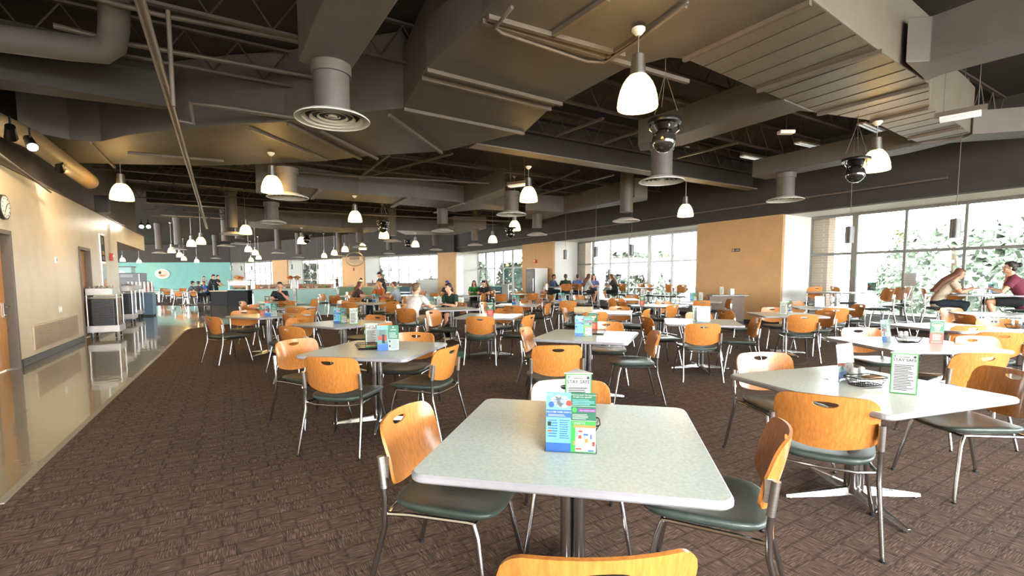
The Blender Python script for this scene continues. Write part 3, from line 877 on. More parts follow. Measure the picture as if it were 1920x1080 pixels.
# ------------------------------------------------------------------ slim cylinder pendants by the windows
def make_cyl():
    t = thing('cylinder_pendant', 'x', 'pendant lamp')
    MB().lathe([(.001, .34), (.03, .34), (.075, .33), (.075, 0), (.065, 0), (.065, .05), (.001, .06)], n=18).build('can', mat('grey_metal_can', h('5C5E5E'), .4, .5, noise=.1), t, smooth=True, autos=.7)
    MB().tube([(0, 0, .33), (0, 0, 2.9)], .006, 6).build('stem', PIPE, t)
    return t
CP = [(1790, 446, 'large cylinder pendant in front of the nearest window, right of two'), (1592, 456, 'cylinder pendant in front of the nearest window, left of two'),
 (1184, 479, 'cylinder pendant before the middle window, right of three'), (1117, 482, 'cylinder pendant before the middle window, centre of three'), (1060, 486, 'cylinder pendant before the white reveal left of the middle window'),
 (907, 505, 'cylinder pendant before the third window, right one'), (879, 506, 'cylinder pendant before the third window, left one'), (828, 508, 'cylinder pendant before the grey pier near the booths'),
 (807, 507, 'cylinder pendant at the right end of the wide far window'), (789, 507, 'cylinder pendant second from the right at the wide far window'), (751, 509, 'cylinder pendant in the centre of the wide far window'),
 (733, 509, 'cylinder pendant right of the standing cook'), (700, 509, 'cylinder pendant left of the standing cook'), (596, 505, 'far cylinder pendant right of three left of the round sign'),
 (571, 505, 'far cylinder pendant middle of three left of the round sign'), (547, 505, 'far cylinder pendant left of three left of the round sign'), (472, 507, 'farthest cylinder pendants by the teal wall, right one'),
 (452, 507, 'farthest cylinder pendants by the teal wall, middle one'), (434, 507, 'farthest cylinder pendants by the teal wall, left one')]
cb = make_cyl(); ct = tree_of(cb)
cyl_at = {(1790, 446): (7.840, 8.391, 2.100), (1592, 456): (6.837, 9.601, 2.100), (1184, 479): (3.658, 14.451, 2.100), (1117, 482): (2.744, 15.452, 2.100), (1060, 486): (1.935, 17.084, 2.100), (907, 505): (-2.099, 35.244, 2.100), (879, 506): (-3.389, 37.161, 2.100), (828, 508): (-6.217, 41.756, 2.100), (807, 507): (-6.710, 38.877, 2.100), (789, 507): (-7.468, 38.706, 2.100), (751, 509): (-10.352, 43.874, 2.100), (733, 509): (-11.189, 43.657, 2.100), (700, 509): (-12.702, 43.264, 2.100), (596, 505): (-13.550, 32.968, 2.100), (571, 505): (-14.407, 32.797, 2.100), (547, 505): (-15.221, 32.636, 2.100), (472, 507): (-19.805, 35.929, 2.100), (452, 507): (-20.524, 35.767, 2.100), (434, 507): (-21.166, 35.622, 2.100)}
for i, (x, y, lb) in enumerate(CP):
    o = cb if i == 0 else dup(cb, ct, (0, 0, 0), 0)
    o.location = cyl_at[(x, y)]
    o['label'] = lb; o['group'] = 'cylinder pendants by the windows'

# ------------------------------------------------------------------ hanging glass globes under black caps
def make_globe():
    t = thing('globe_speaker', 'x', 'ceiling speaker')
    MB().ell((0, 0, 0), (.135, .135, .135), nu=24, nv=16).build('globe', DOME, t, smooth=True)
    MB().lathe([(.001, .23), (.19, .23), (.195, .21), (.19, .19), (.12, .185), (.09, .12), (.001, .12)], n=24).build('cap', BLACKM, t, smooth=True, autos=.7)
    br = MB()
    for k in range(4):
        a = k * math.pi / 2
        br.tube([(.16 * math.cos(a), .16 * math.sin(a), .19), (.17 * math.cos(a), .17 * math.sin(a), .12), (.12 * math.cos(a), .12 * math.sin(a), .07)], .008, 6)
    br.build('bracket', CHROME, t, smooth=True)
    w_ = MB()
    for k in range(3):
        a = k * 2.094
        w_.tube([(.15 * math.cos(a), .15 * math.sin(a), .22), (0, 0, .5)], .003, 4)
    w_.tube([(0, 0, .5), (0, 0, 1.3)], .004, 4)
    w_.build('hanging_wires', PIPE, t)
    return t
gb = make_globe(); gt = tree_of(gb)
GP = [((1.776, 5.600, 3.004), 'smoked glass globe under a black cap, largest, near the nearest lamp'), ((5.316, 7.400, 3.005), 'smoked glass globe beside the right pendant lamp'), ((-3.930, 14.500, 2.956), 'smoked glass globe above a small pendant left of centre'),
 ((-0.044, 16.000, 2.904), 'small glass globe behind the lamp under the centre diffuser'), ((-4.599, 21.000, 2.919), 'small glass globe left of the pendant above the two men'), ((-8.217, 19.000, 2.982), 'small glass globe behind a pendant over the salad bar')]
for i, (p, lb) in enumerate(GP):
    o = gb if i == 0 else dup(gb, gt, (0, 0, 0), 0)
    o.location = p; o['label'] = lb; o['group'] = 'hanging globes'
    if True:
        for c_ in o.children:
            if c_.name.startswith('hanging_wires'): c_.scale = (1, 1, (4.99 - p[2]) / 1.3)

# ------------------------------------------------------------------ spotlights, strip lights, small ceiling fittings
def spot(loc, aim, label, power, lens=SPOTL, s=1.0):
    t = thing('track_spotlight', label, 'spotlight', loc)
    d = (Vector(aim) - Vector(loc)).normalized()
    MB().tube([-d * .12 * s, d * .10 * s, d * .11 * s], [.055 * s, .07 * s, .075 * s], 16).build('spot_head', BLACKM, t, smooth=True, autos=.7)
    MB().tube([d * .112 * s, d * .118 * s], .06 * s, 16).build('spot_lens', lens, t)
    MB().tube([(0, 0, 0), (0, 0, .22)], .012, 6).build('bracket', BLACKM, t)
    if power:
        l = bpy.data.lights.new('spot_beam', 'SPOT'); l.energy = power; l.spot_size = R(95); l.spot_blend = .8; l.color = (1, .86, .66); l.shadow_soft_size = .05
        lo = bpy.data.objects.new('spot_beam', l); COL.objects.link(lo); lo.parent = t
        lo.location = d * .16; lo.rotation_euler = d.to_track_quat('-Z', 'Y').to_euler()
spot((-7.149, 7.156, 3.450), (-3.797, 5.213, 0.000), 'bright track spotlight pointing out over the aisle', 12)
spot((-6.902, 6.648, 3.450), (-8.209, 7.933, 2.571), 'added track spotlight washing the clock and near door with light', 40)  # extra lamp added for the bright wash on the wall
spot((-8.106, 8.608, 3.450), (-9.718, 10.444, 2.644), 'second track spotlight aimed at the cream wall', 34)
spot((-12.908, 16.565, 3.300), (-8.112, 10.750, 0.000), 'left one of a pair of bright spotlights at the end of the left wall', 7)
spot((-12.673, 16.573, 3.300), (-7.736, 10.739, 0.000), 'right one of a pair of bright spotlights at the end of the left wall', 7)
t = thing('light_track', 'dark bundle of track rail and brackets holding the left spotlights', 'light track', (-8.340, 8.607, 3.750))
MB().tube([Vector((-7.697, 7.053, 3.750)) - t.location, Vector((-9.533, 10.781, 3.750)) - t.location], .03, 6).build('track_rail', BLACKM, t)
for k, (x, y) in enumerate(((20, 245), (75, 275), (120, 305), (150, 330))):
    pass
def strip_light(p, q, label):
    p, q = Vector(p), Vector(q); c = (p + q) / 2; d = q - p
    t = thing('strip_light', label, 'strip light', c, math.atan2(d.y, d.x))
    L = d.length
    MB().box((0, 0, .06), (L + .1, .07, .07)).build('housing', PIPE, t)
    MB().box((0, 0, .01), (L, .16, .03)).build('reflector', WHITEP, t)
    for s in (-1, 1):
        MB().tube([(-L / 2, s * .04, -.012), (L / 2, s * .04, -.012)], .013, 8).build('tube_lamp', TUBEL, t, smooth=True)
    for s in (-1, 1):
        MB().tube([(s * L * .42, 0, .09), (s * L * .42, 0, 1.2)], .004, 4).build('hanging_rod', PIPE, t)
strip_light((5.461, 6.154, 3.400), (5.724, 5.886, 3.400), 'fluorescent strip light hanging at the upper right')
strip_light((6.835, 9.423, 4.400), (8.207, 10.347, 4.400), 'pale strip fixture behind the ribbed duct, near the right lamp')
strip_light((6.371, 10.721, 4.400), (7.382, 11.255, 4.400), 'pale strip fixture above the long duct arm')
strip_light((5.703, 11.856, 4.400), (6.601, 12.346, 4.400), 'pale strip fixture left of the long duct arm')
strip_light((-0.052, 11.418, 3.600), (0.335, 11.170, 3.600), 'small white strip fixture beside the centre lamp')
t = thing('emergency_light', 'small white box hanging below the right joists', 'emergency light', (4.721, 8.281, 3.900))
MB().box((0, 0, 0), (.26, .13, .06)).build('housing', WHITEP, t, bevel=.02)
MB().tube([(0, 0, .02), (0, 0, .6)], .008, 6).build('hanging_rod', STEEL, t)

# ================================================================== TABLES AND CHAIRS
def rounded_rect(sx, sy, r, n=5):
    pts = []
    for cx, cy, a0 in ((sx / 2 - r, sy / 2 - r, 0), (-sx / 2 + r, sy / 2 - r, 90), (-sx / 2 + r, -sy / 2 + r, 180), (sx / 2 - r, -sy / 2 + r, 270)):
        for k in range(n + 1):
            a = R(a0 + 90 * k / n)
            pts.append((cx + r * math.cos(a), cy + r * math.sin(a)))
    return pts
def slab(sx, sy, r, z0, z1, bev=.008):
    """rounded slab with eased rim; returns two builders (surface, rim)"""
    mb = MB()
    o = rounded_rect(sx, sy, r); i_ = rounded_rect(sx - 2 * bev, sy - 2 * bev, r - bev * .6)
    n = len(o)
    ring = [[(x, y, z0) for x, y in i_], [(x, y, z0 + bev) for x, y in o], [(x, y, z1 - bev) for x, y in o], [(x, y, z1) for x, y in i_]]
    vs = [v for r_ in ring for v in r_]
    mb.use(EDGE); mb.add(vs, [(k * n + j, k * n + (j + 1) % n, (k + 1) * n + (j + 1) % n, (k + 1) * n + j) for k in range(3) for j in range(n)] + [tuple(range(n - 1, -1, -1))])
    mb.use(LAM); mb.add(ring[3], [tuple(range(n))])
    return mb
def make_table(ht, name, base_rot=0.0, sz=1.067):
    t = thing(name, 'x', 'table')
    slab(sz, sz, .055, ht - .032, ht).build('tabletop', LAM, t, merge=False)
    c = MB()
    for k in range(3):
        a = R(90 + 120 * k)
        c.tube([(.032 * math.cos(a), .032 * math.sin(a), .05), (.032 * math.cos(a), .032 * math.sin(a), ht - .04)], .026, 14)
    c.tube([(0, 0, ht - .045), (0, 0, ht - .033)], .16, 20)
    c.build('column', CHROME, t, smooth=True, autos=.6)
    for k in range(4):
        a = base_rot + k * math.pi / 2
        d = Vector((math.cos(a), math.sin(a), 0)); s_ = Vector((-d.y, d.x, 0))
        L = .43
        mb = MB()
        P_ = [d * .02, d * L]
        vs = []
        for q, wd, z0, z1 in ((.02, .03, .035, .085), (.22, .026, .022, .06), (L, .012, .012, .032)):
            for sx, z in ((-1, z0), (1, z0), (.55, z1), (-.55, z1)):
                p = d * q + s_ * wd * sx; vs.append((p.x, p.y, z))
        fs = [(i * 4 + j, i * 4 + (j + 1) % 4, (i + 1) * 4 + (j + 1) % 4, (i + 1) * 4 + j) for i in range(2) for j in range(4)] + [(0, 3, 2, 1), (8, 9, 10, 11)]
        mb.add(vs, fs)
        mb.tube([d * (L - .03) + Vector((0, 0, .0)), d * (L - .03) + Vector((0, 0, .014))], .014, 10)
        mb.build('foot', CHROME, t, bevel=.003)
    return t

def chair_back(zb, zt, hw, ytop):
    """curved plywood back with an oval hand hole"""
    hs, hz, hr = .058, zt - .044, .024
    cols = [-1, -.97, -.92, -.86, -.78, -.68, -.56, -.44]
    nx = [x * hw for x in cols if abs(x) * hw > hs + .01]
    hole = [-hs, -.051, -.038, -.02, 0, .02, .038, .051, hs]
    xs = sorted(set([round(v, 4) for v in nx + [-v for v in nx] + hole]))
    def top(x):
        r = .06; e = abs(x) - (hw - r)
        z = zt - .010 * (x / hw) ** 2
        return z - (r - math.sqrt(max(0, r * r - e * e))) if e > 0 else z
    def bot(x):
        u_ = abs(x) / hw
        e = abs(x) - (hw - .03)
        return zb + .052 * u_ ** 2.2 + (0 if e < 0 else .018 * (e / .03) ** 2)
    def yy(x, z):
        f = (z - zb) / (zt - zb)
        return ytop * f + (.075 * (x / hw) ** 2) * (.45 + .55 * (1 - abs(f - .5))) - .012 * math.sin(f * 3.14)
    rows = []
    fr = [0, .12, .28, .45, .62, .8, 1]
    bm = bmesh.new()
    G = []
    for x in xs:
        inside = abs(x) < hs - 1e-6
        k = math.sqrt(max(0, 1 - (x / hs) ** 2)) if inside else 0
        lo = hz - hr * .95 * k; hi = hz + hr * .45 * k
        b_, t_ = bot(x), top(x)
        lo = min(lo, t_ - .012); hi = min(hi, t_ - .008)
        col = [b_ + (lo - b_) * f for f in fr] + [hi, hi + (t_ - hi) * .4, hi + (t_ - hi) * .75, t_]
        G.append([bm.verts.new((x, yy(x, z), z)) for z in col])
    nr = len(G[0])
    for i in range(len(xs) - 1):
        for j in range(nr - 1):
            if j == 6:
                if abs(xs[i]) <= hs + 1e-6 and abs(xs[i + 1]) <= hs + 1e-6: continue
            f = (G[i][j], G[i + 1][j], G[i + 1][j + 1], G[i][j + 1])
            try: bm.faces.new(f)
            except ValueError: pass
    bmesh.ops.remove_doubles(bm, verts=bm.verts, dist=1e-5)
    bmesh.ops.dissolve_degenerate(bm, edges=bm.edges, dist=1e-5)
    bmesh.ops.recalc_face_normals(bm, faces=bm.faces)
    bmesh.ops.solidify(bm, geom=bm.faces[:], thickness=.012)
    for f in bm.faces: f.smooth = True
    for e in bm.edges:
        if len(e.link_faces) == 2 and e.calc_face_angle(0) > .9: e.smooth = False
    me = bpy.data.meshes.new('backrest'); bm.to_mesh(me); bm.free()
    me.materials.append(WOOD)
    return me
def seat_mesh(w_, d_, z, th=.04):
    """padded seat: superellipse outline, soft rim, shallow dish"""
    n = 40
    rings = []
    def ring(k, zz, dish):
        out = []
        for j in range(n):
            a = 2 * math.pi * j / n
            c, s_ = math.cos(a), math.sin(a)
            x = abs(c) ** .5 * (1 if c >= 0 else -1); y = abs(s_) ** .5 * (1 if s_ >= 0 else -1)
            px_, py_ = x * w_ / 2 * k * (1 + .06 * y), y * d_ / 2 * k
            wat = -.018 * max(0, (py_ / (d_ / 2)) - .35) ** 1.5 * (1 if dish else 0)
            cv = .016 * (px_ / (w_ / 2)) ** 2
            out.append((px_, py_ + .022, zz + wat + cv - (.006 if dish else 0) * (1 - k)))
        return out
    prof = [(.55, -th * .95, 0), (.93, -th * .9, 0), (.99, -th * .55, 0), (1, -th * .35, 0), (.985, -th * .12, 1), (.95, -.002, 1), (.8, 0, 1), (.5, -.004, 1), (.2, -.006, 1)]
    mb = MB()
    vs = []
    for k, dz, ds in prof: vs += ring(k, z + dz, ds)
    fs = [(i * n + j, i * n + (j + 1) % n, (i + 1) * n + (j + 1) % n, (i + 1) * n + j) for i in range(len(prof) - 1) for j in range(n)]
    fs += [tuple(range(n - 1, -1, -1)), tuple((len(prof) - 1) * n + j for j in range(n))]
    mb.add(vs, fs)
    return mb
def make_chair(zs, zt, name, label, cat, foot_ring=False):
    t = thing(name, label, cat)
    seat_mesh(.49, .50, zs, .045).build('seat', VINYL, t, smooth=True, autos=1.2)
    me = chair_back(zt - .302, zt, .232, -.075)
    o = bpy.data.objects.new('backrest', me); COL.objects.link(o); o.parent = t
    o.location = (0, -.215, 0)
    f = MB()
    for s_ in (-1, 1):
        f.tube([(s_ * .235, -.215, zs - .045), (s_ * .215, -.12, zs - .048), (s_ * .205, .14, zs - .05), (s_ * .205, .17, zs - .052)], .010, 8)
    f.tube([(-.232, -.21, zs - .05), (-.15, -.235, zs - .06), (0, -.245, zs - .062), (.15, -.235, zs - .06), (.232, -.21, zs - .05)], .008, 8)
    f.tube([(-.205, .17, zs - .056), (.205, .17, zs - .056)], .009, 8)
    f.box((0, -.02, zs - .048), (.30, .28, .012))
    f.build('seat_frame', CHROME, t, smooth=True, autos=.7)
    sp = .03 + .04 * (zs > .6)
    for s_ in (-1, 1):
        rl = MB().tube([(s_ * (.235 + sp), -.285 - sp, .008), (s_ * (.235 + sp * .9), -.28 - sp, .03), (s_ * .243, -.222, zs - .10), (s_ * .243, -.218, zs + .02), (s_ * .243, -.228, zt - .235)], [.009, .0115, .0125, .0125, .0125], 9).build('rear_leg', CHROME, t, smooth=True, autos=.8)
        MB().tube([(s_ * (.235 + sp), -.285 - sp, .0), (s_ * (.235 + sp), -.285 - sp, .012)], .014, 9).build('glide', BLACKP, rl)
        b = MB(); b.tube([(s_ * .243, -.221, zs + .07), (s_ * .243, -.236, zt - .135)], .016, 10); b.box((s_ * .236, -.213, zt - .18), (.012, .03, .09))
        b.build('back_bracket', BRUSH, t, smooth=True, autos=.7)
        fl = MB().tube([(s_ * (.235 + sp), .215 + sp, .006), (s_ * (.235 + sp * .9), .213 + sp, .03), (s_ * .212, .185, zs - .11), (s_ * .207, .165, zs - .052)], [.010, .0115, .0125, .0115], 9).build('front_leg', CHROME, t, smooth=True, autos=.8)
        MB().tube([(s_ * (.235 + sp), .215 + sp, .0), (s_ * (.235 + sp), .215 + sp, .012)], .014, 9).build('glide', BLACKP, fl)
    if foot_ring:
        z = .30
        g = MB()
        g.tube([(-.252, .235, z), (.252, .235, z)], .009, 8); g.tube([(-.262, -.27, z), (.262, -.27, z)], .009, 8)
        for s_ in (-1, 1): g.tube([(s_ * .256, .235, z), (s_ * .262, -.27, z)], .009, 8)
        g.build('foot_rail', CHROME, t, smooth=True, autos=.8)
    return t

LAY = {"tables": {"T1": [0.264, 1.991, -12.0], "T2": [2.177, 2.913, 18.0], "T3": [-1.307, 4.537, -12.0], "T4": [0.897, 5.533, -21.0], "T5": [4.056, 4.756, -1.5], "T6": [-2.609, 7.228, -31.5], "T7": [2.909, 7.197, -16.5], "T8": [5.014, 8.596, -10.5], "T8b": [6.938, 10.593, -18.0], "T9": [5.945, 6.333, 9.0], "T10": [8.76, 8.49, -30.0], "T11": [-4.607, 8.878, -28.5], "T12": [-5.534, 11.383, -34.5], "T13": [-6.985, 14.111, 36.0], "T14": [-4.167, 13.153, -7.5], "T15": [-1.368, 10.629, 25.5], "T16": [-0.405, 8.541, -10.5], "T17": [0.161, 12.161, -9.0], "T18": [1.868, 9.435, -16.5], "T19": [1.734, 14.109, -9.0], "T20": [3.64, 11.544, -42.0], "T21": [5.528, 13.713, -22.5], "T22": [-1.926, 18.592, -37.5], "T23": [0.668, 20.26, -43.5], "T25": [3.463, 15.041, -9.0], "H1": [8.483, 12.266, 34.5], "H2": [10.25, 10.2, -35.0], "H3": [5.21, 18.806, -13.5], "H4": [3.85, 20.9, -22.5], "H5": [2.25, 21.4, 3.0], "T27": [-6.525, 18.731, -33.0], "T28": [-2.827, 17.023, -15.0], "T35": [-1.275, 24.132, -24.0], "T36": [-4.364, 19.31, -30.0], "T37": [-5.765, 23.787, -3.0], "T31": [-18.08, 26.21, 0.0], "T32": [-21.16, 28.19, 0.0], "T33": [-25.055, 34.701, 0.0]}, "chairs": [["chair", "T1", 0.187, 1.275, 3], ["chair", "T1", -0.263, 2.095, -106], ["chair", "T1", 0.861, 1.992, 64], ["chair", "T1", 0.337, 2.522, 178.0], ["chair", "T2", 2.053, 3.535, -177.0], ["chair", "T2", 1.785, 2.642, -33], ["chair", "T2", 3.026, 3.082, 85.0], ["chair", "T3", -1.408, 3.942, -9.5], ["chair", "T3", -1.994, 4.625, -122], ["chair", "T3", -0.815, 4.318, 69.5], ["chair", "T3", -1.145, 5.087, 172.0], ["chair", "T4", 0.402, 4.554, 4.0], ["chair", "T4", 1.285, 6.317, 172.0], ["chair", "T4", 1.397, 5.387, 86], ["chair", "T4", 0.4, 5.739, -108], ["chair", "T5", 4.198, 5.416, -185.0], ["chair", "T5", 3.822, 4.025, -0.5], ["chair", "T5", 4.76, 4.545, 180.0], ["chair", "T9", 5.785, 6.154, 0.0], ["chair", "T9", 5.475, 5.419, -12.5], ["chair", "T9", 6.942, 6.609, 150.0], ["chair", "T10", 7.721, 7.706, -100.0], ["chair", "T10", 8.657, 9.004, -180.0], ["chair", "T7", 2.592, 6.534, -5.0], ["chair", "T7", 3.3, 8.096, 175.5], ["chair", "T7", 2.384, 7.482, -85], ["chair", "T7", 3.44, 7.105, 78], ["chair", "T8", 5.308, 9.368, -189.5], ["chair", "T8", 4.849, 7.96, -11.0], ["chair", "T8", 5.538, 8.583, 100.0], ["chair", "T8b", 6.557, 9.623, -17.5], ["chair", "T8b", 7.646, 10.672, 85.0], ["chair", "T8b", 7.255, 11.697, -172.0], ["chair", "T21", 5.101, 12.815, -2.5], ["chair", "T21", 6.063, 13.641, 82.0], ["chair", "T8", 4.279, 8.933, -78.0], ["chair", "T20", 3.537, 10.924, 37.0], ["chair", "T20", 3.993, 11.961, 192.0], ["chair", "T18", 2.459, 9.397, 60.0], ["chair", "T18", 2.275, 9.837, 172.0], ["chair", "T18", 1.512, 8.834, 4.0], ["chair", "T18", 1.313, 9.631, -108], ["chair", "T19", 1.502, 12.954, 4.0], ["chair", "T17", 0.673, 11.723, 68.5], ["chair", "T25", 3.202, 14.524, -5.0], ["chair", "T20", 3.09, 12.387, -70.0], ["chair", "T25", 4.312, 16.666, 176.0], ["chair", "T25", 2.512, 16.896, 203.5], ["chair", "T25", 1.65, 17.327, -70.0], ["chair", "T16", -0.507, 7.845, -3.0], ["chair", "T16", 0.074, 7.998, 62.5], ["chair", "T16", -0.296, 9.401, 145.0], ["chair", "T17", -0.524, 12.194, -112.0], ["chair", "T17", 0.134, 10.778, -26.5], ["chair", "T17", 0.233, 13.247, 136.0], ["chair", "T19", 0.63, 14.393, 110.0], ["chair", "T15", -2.141, 9.983, -18.0], ["chair", "T16", -1.314, 8.922, -117.5], ["chair", "T15", -1.467, 11.845, 147.5], ["chair", "T15", -2.441, 11.254, -125.0], ["chair", "T6", -2.016, 6.546, 68.0], ["chair", "T6", -2.424, 7.728, 152.0], ["chair", "T6", -2.814, 6.362, -24.5], ["chair", "T6", -3.385, 7.157, -188.0], ["chair", "T11", -3.845, 8.589, -12.5], ["chair", "T11", -4.871, 8.02, -30.5], ["chair", "T11", -5.162, 9.039, -150.0], ["chair", "T11", -4.358, 9.567, 77.0], ["chair", "T12", -4.718, 10.505, -0.5], ["chair", "T12", -6.254, 11.409, -169.5], ["chair", "T12", -5.652, 10.451, -30.0], ["chair", "T12", -5.445, 12.35, 90.0], ["chair", "T13", -7.299, 13.164, -80.0], ["chair", "T13", -6.422, 13.595, 0.5], ["chair", "T13", -6.415, 14.743, 87.0], ["chair", "T14", -4.16, 12.395, -16.0], ["chair", "T14", -4.643, 13.405, -115.0], ["chair", "T13", -5.211, 15.21, 168.5], ["chair", "T14", -3.802, 13.888, 170.5], ["chair", "T14", -3.44, 12.939, 51.5], ["chair", "T27", -7.671, 19.475, -102.5], ["chair", "T27", -6.596, 17.811, -10.0], ["chair", "T22", -1.391, 19.518, 65.0], ["chair", "T35", -1.19, 24.787, 70.0], ["chair", "T22", -0.421, 18.905, -2.0], ["chair", "T23", 0.808, 19.74, 12.0], ["chair", "T23", 0.341, 21.295, 178.0], ["chair", "T23", 1.281, 21.684, 125.0], ["chair", "T21", 7.62, 15.378, 27.5], ["chair", "T37", -7.629, 22.532, -120.0], ["chair", "T37", -7.142, 22.801, -30.0], ["chair", "T37", -6.446, 21.668, 67.5], ["chair", "T36", -5.292, 20.906, -22.5], ["chair", "T37", -3.5, 22.127, 70.0], ["chair", "T36", -3.254, 20.629, -35.0], ["chair", "T37", -4.5, 22.93, 135.0], ["chair", "T31", -18.275, 26.004, -2.5], ["chair", "T32", -21.45, 29.455, 0.0], ["chair", "T33", -24.121, 34.377, 198.0], ["chair", "T33", -25.751, 34.691, 200.5], ["chair", "T32", -21.111, 32.234, 80.0], ["stool", "H1", 8.106, 12.861, 10.0], ["stool", "H1", 9.113, 12.893, -100.0], ["stool", "H1", 8.151, 10.505, 77.5], ["stool", "H1", 9.041, 11.275, 77.5], ["stool", "H1", 9.729, 11.868, 67.5], ["stool", "H3", 4.862, 19.967, -65.0], ["stool", "H3", 5.376, 19.112, 195.5], ["stool", "H3", 5.616, 18.712, 218.0], ["stool", "H3", 5.883, 18.095, 32.5], ["stool", "H3", 6.245, 17.666, 17.5]]}
TDESC = {
 'T1': 'the nearest pale green table', 'T2': 'the big table at right with the tall white booklet', 'T3': 'the table left of centre with wire basket and two leaflets',
 'T4': 'the table just behind the nearest one', 'T5': 'the right-hand table with the red and green tent card', 'T6': 'the table behind the one with wire basket at left',
 'T7': 'the right-of-centre table with blue and green leaflets', 'T8': 'the table in front of the tan pier', 'T8b': 'the table between tan pier and white reveal',
 'T9': 'the table at the right frame edge with salt shakers', 'T10': 'the table in front of the woman in the maroon shirt', 'T11': 'the leftmost table beside the carpet edge',
 'T12': 'the second table from the carpet edge', 'T13': 'the table of the lone young man', 'T14': 'the table behind the second leaflet table, left of the white-shirted man', 'T15': 'the table of the two talking men',
 'T16': 'the table behind the dark-shirted man, single tent card', 'T17': 'the table with white papers in mid hall', 'T18': 'the table with the tan box on it', 'T19': 'the table with blue bottle before the bar-height group',
 'T20': 'the corner-on table right of the tan box', 'T21': 'the table beside the wall counter', 'T22': 'the far table right of the dark-shirted man', 'T23': 'the far table in front of the drinks cooler',
 'T25': 'the far table below the high tables', 'T27': 'the table of the woman in orange', 'T28': 'the far table beyond the two men', 'T31': 'the teal-room table of the man in the cap', 'T32': 'the teal-room table nearest the drinks machine', 'T33': 'the teal-room table under the oval picture',
 'T34': 'the small far table right of the cooler table', 'T35': 'the far table of the group in green and black', 'T36': 'the far table left of the two men', 'T37': 'the far table behind the man in grey',
 'H1': 'the high table left of the two women', 'H2': 'the high table of the two women by the window', 'H3': 'the empty high table at the middle window', 'H4': 'the high table of the woman in grey', 'H5': 'the high table of the plaid-shirted person'}
TROT = {'T2': 0.0, 'T3': 10.0}
tabs = {}
proto_t = proto_h = None
for k, (x, y, yaw) in LAY['tables'].items():
    hi = k[0] == 'H'
    if hi:
        if proto_h is None: proto_h = make_table(1.03, 'high_table', R(45)); th_ = tree_of(proto_h); o = proto_h
        else: o = dup(proto_h, th_, (0, 0, 0), 0)
    elif k in TROT:
        o = make_table(.74, 'dining_table', R(TROT[k] - yaw))
    else:
        if proto_t is None: proto_t = make_table(.74, 'dining_table', R(12)); tt_ = tree_of(proto_t); o = proto_t
        else: o = dup(proto_t, tt_, (0, 0, 0), 0)
    o.location = (x, y, 0); o.rotation_euler = (0, 0, R(yaw))
    o['label'] = ('square pale-topped pedestal table, ' if not hi else 'tall bar-height square table, ') + TDESC[k].replace('the ', '', 1)
    o['group'] = 'high tables by the windows' if hi else 'square dining tables'
    tabs[k] = o

pc = make_chair(.465, .805, 'dining_chair', 'x', 'chair'); pct = tree_of(pc)
ps = make_chair(.735, 1.165, 'bar_stool', 'x', 'bar stool', True); pst = tree_of(ps)
used = {'chair': False, 'stool': False}
seen_lab = {}
def side_word(tx, ty, x, y):
    v = Vector((x - tx, y - ty)); view = Vector((tx, ty)).normalized(); rt_ = Vector((view.y, -view.x))
    a = math.degrees(math.atan2(v.dot(rt_), v.dot(view)))
    names = ['far side', 'far right corner', 'right side', 'near right corner', 'near side', 'near left corner', 'left side', 'far left corner']
    return names[int(((a + 360 + 22.5) % 360) // 45)]
rows = []
for kind, k, x, y, ph in LAY['chairs']:
    tx, ty, _ = LAY['tables'][k]
    rows.append([kind, k, x, y, ph, side_word(tx, ty, x, y)])
from collections import defaultdict
bykey = defaultdict(list)
for r_ in rows: bykey[(r_[0], r_[1], r_[5])].append(r_)
for kk, ls in bykey.items():
    if len(ls) > 1:
        tx, ty, _ = LAY['tables'][kk[1]]
        ls.sort(key=lambda r_: math.hypot(r_[2] - tx, r_[3] - ty))
        ex = ['closest to it', 'farther out', 'farthest out', 'beyond the others', 'outermost of all']
        for q, r_ in enumerate(ls): r_.append(ex[min(q, 4)])
CHAIRS = []
for r_ in rows:
    kind, k, x, y, ph, sd = r_[:6]
    if kind == 'chair': pr_, tr_ = pc, pct
    else: pr_, tr_ = ps, pst
    if not used[kind]: o = pr_; used[kind] = True
    else: o = dup(pr_, tr_, (0, 0, 0), 0)
    o.location = (x, y, 0); o.rotation_euler = (0, 0, R(ph))
    lb = ('maple-backed chair' if kind == 'chair' else 'tall maple-backed stool') + ' at the %s of ' % sd + TDESC[k]
    if len(r_) > 6: lb += ', ' + r_[6]
    wd = lb.split()
    if len(wd) > 16:
        lb = lb.replace('maple-backed ', '').replace('tall ', '')
    if len(lb.split()) > 16: lb = ' '.join(lb.split()[:16])
    o['label'] = lb
    o['group'] = 'dining chairs with maple backs' if kind == 'chair' else 'bar stools by the windows'
    CHAIRS.append((o, kind, k, x, y, ph))

# ================================================================== PEOPLE
DG = None
def remeshed(mb, name, mats_, voxel, parent, smooth_it=2, mt=None):
    me = mb.mesh(name)
    o = bpy.data.objects.new(name, me); COL.objects.link(o)
    md_ = o.modifiers.new('r', 'REMESH'); md_.mode = 'VOXEL'; md_.voxel_size = voxel; md_.use_smooth_shade = True
    if smooth_it:
        sm = o.modifiers.new('s', 'SMOOTH'); sm.iterations = smooth_it; sm.factor = .5
    bpy.context.view_layer.update()
    nm = bpy.data.meshes.new_from_object(o.evaluated_get(bpy.context.evaluated_depsgraph_get()))
    o.modifiers.clear(); o.data = nm; nm.name = name
    nm.materials.clear(); nm.materials.append(mt)
    for p in nm.polygons: p.use_smooth = True; p.material_index = 0
    o.parent = parent
    return o
def V(*a): return Vector(a)
CLOTH = {}
def cloth(name, hexc):
    if name not in CLOTH: CLOTH[name] = mat('cloth_' + name, h(hexc), .85, noise=.10, nscale=14, bump=.2, bscale=40)
    return CLOTH[name]
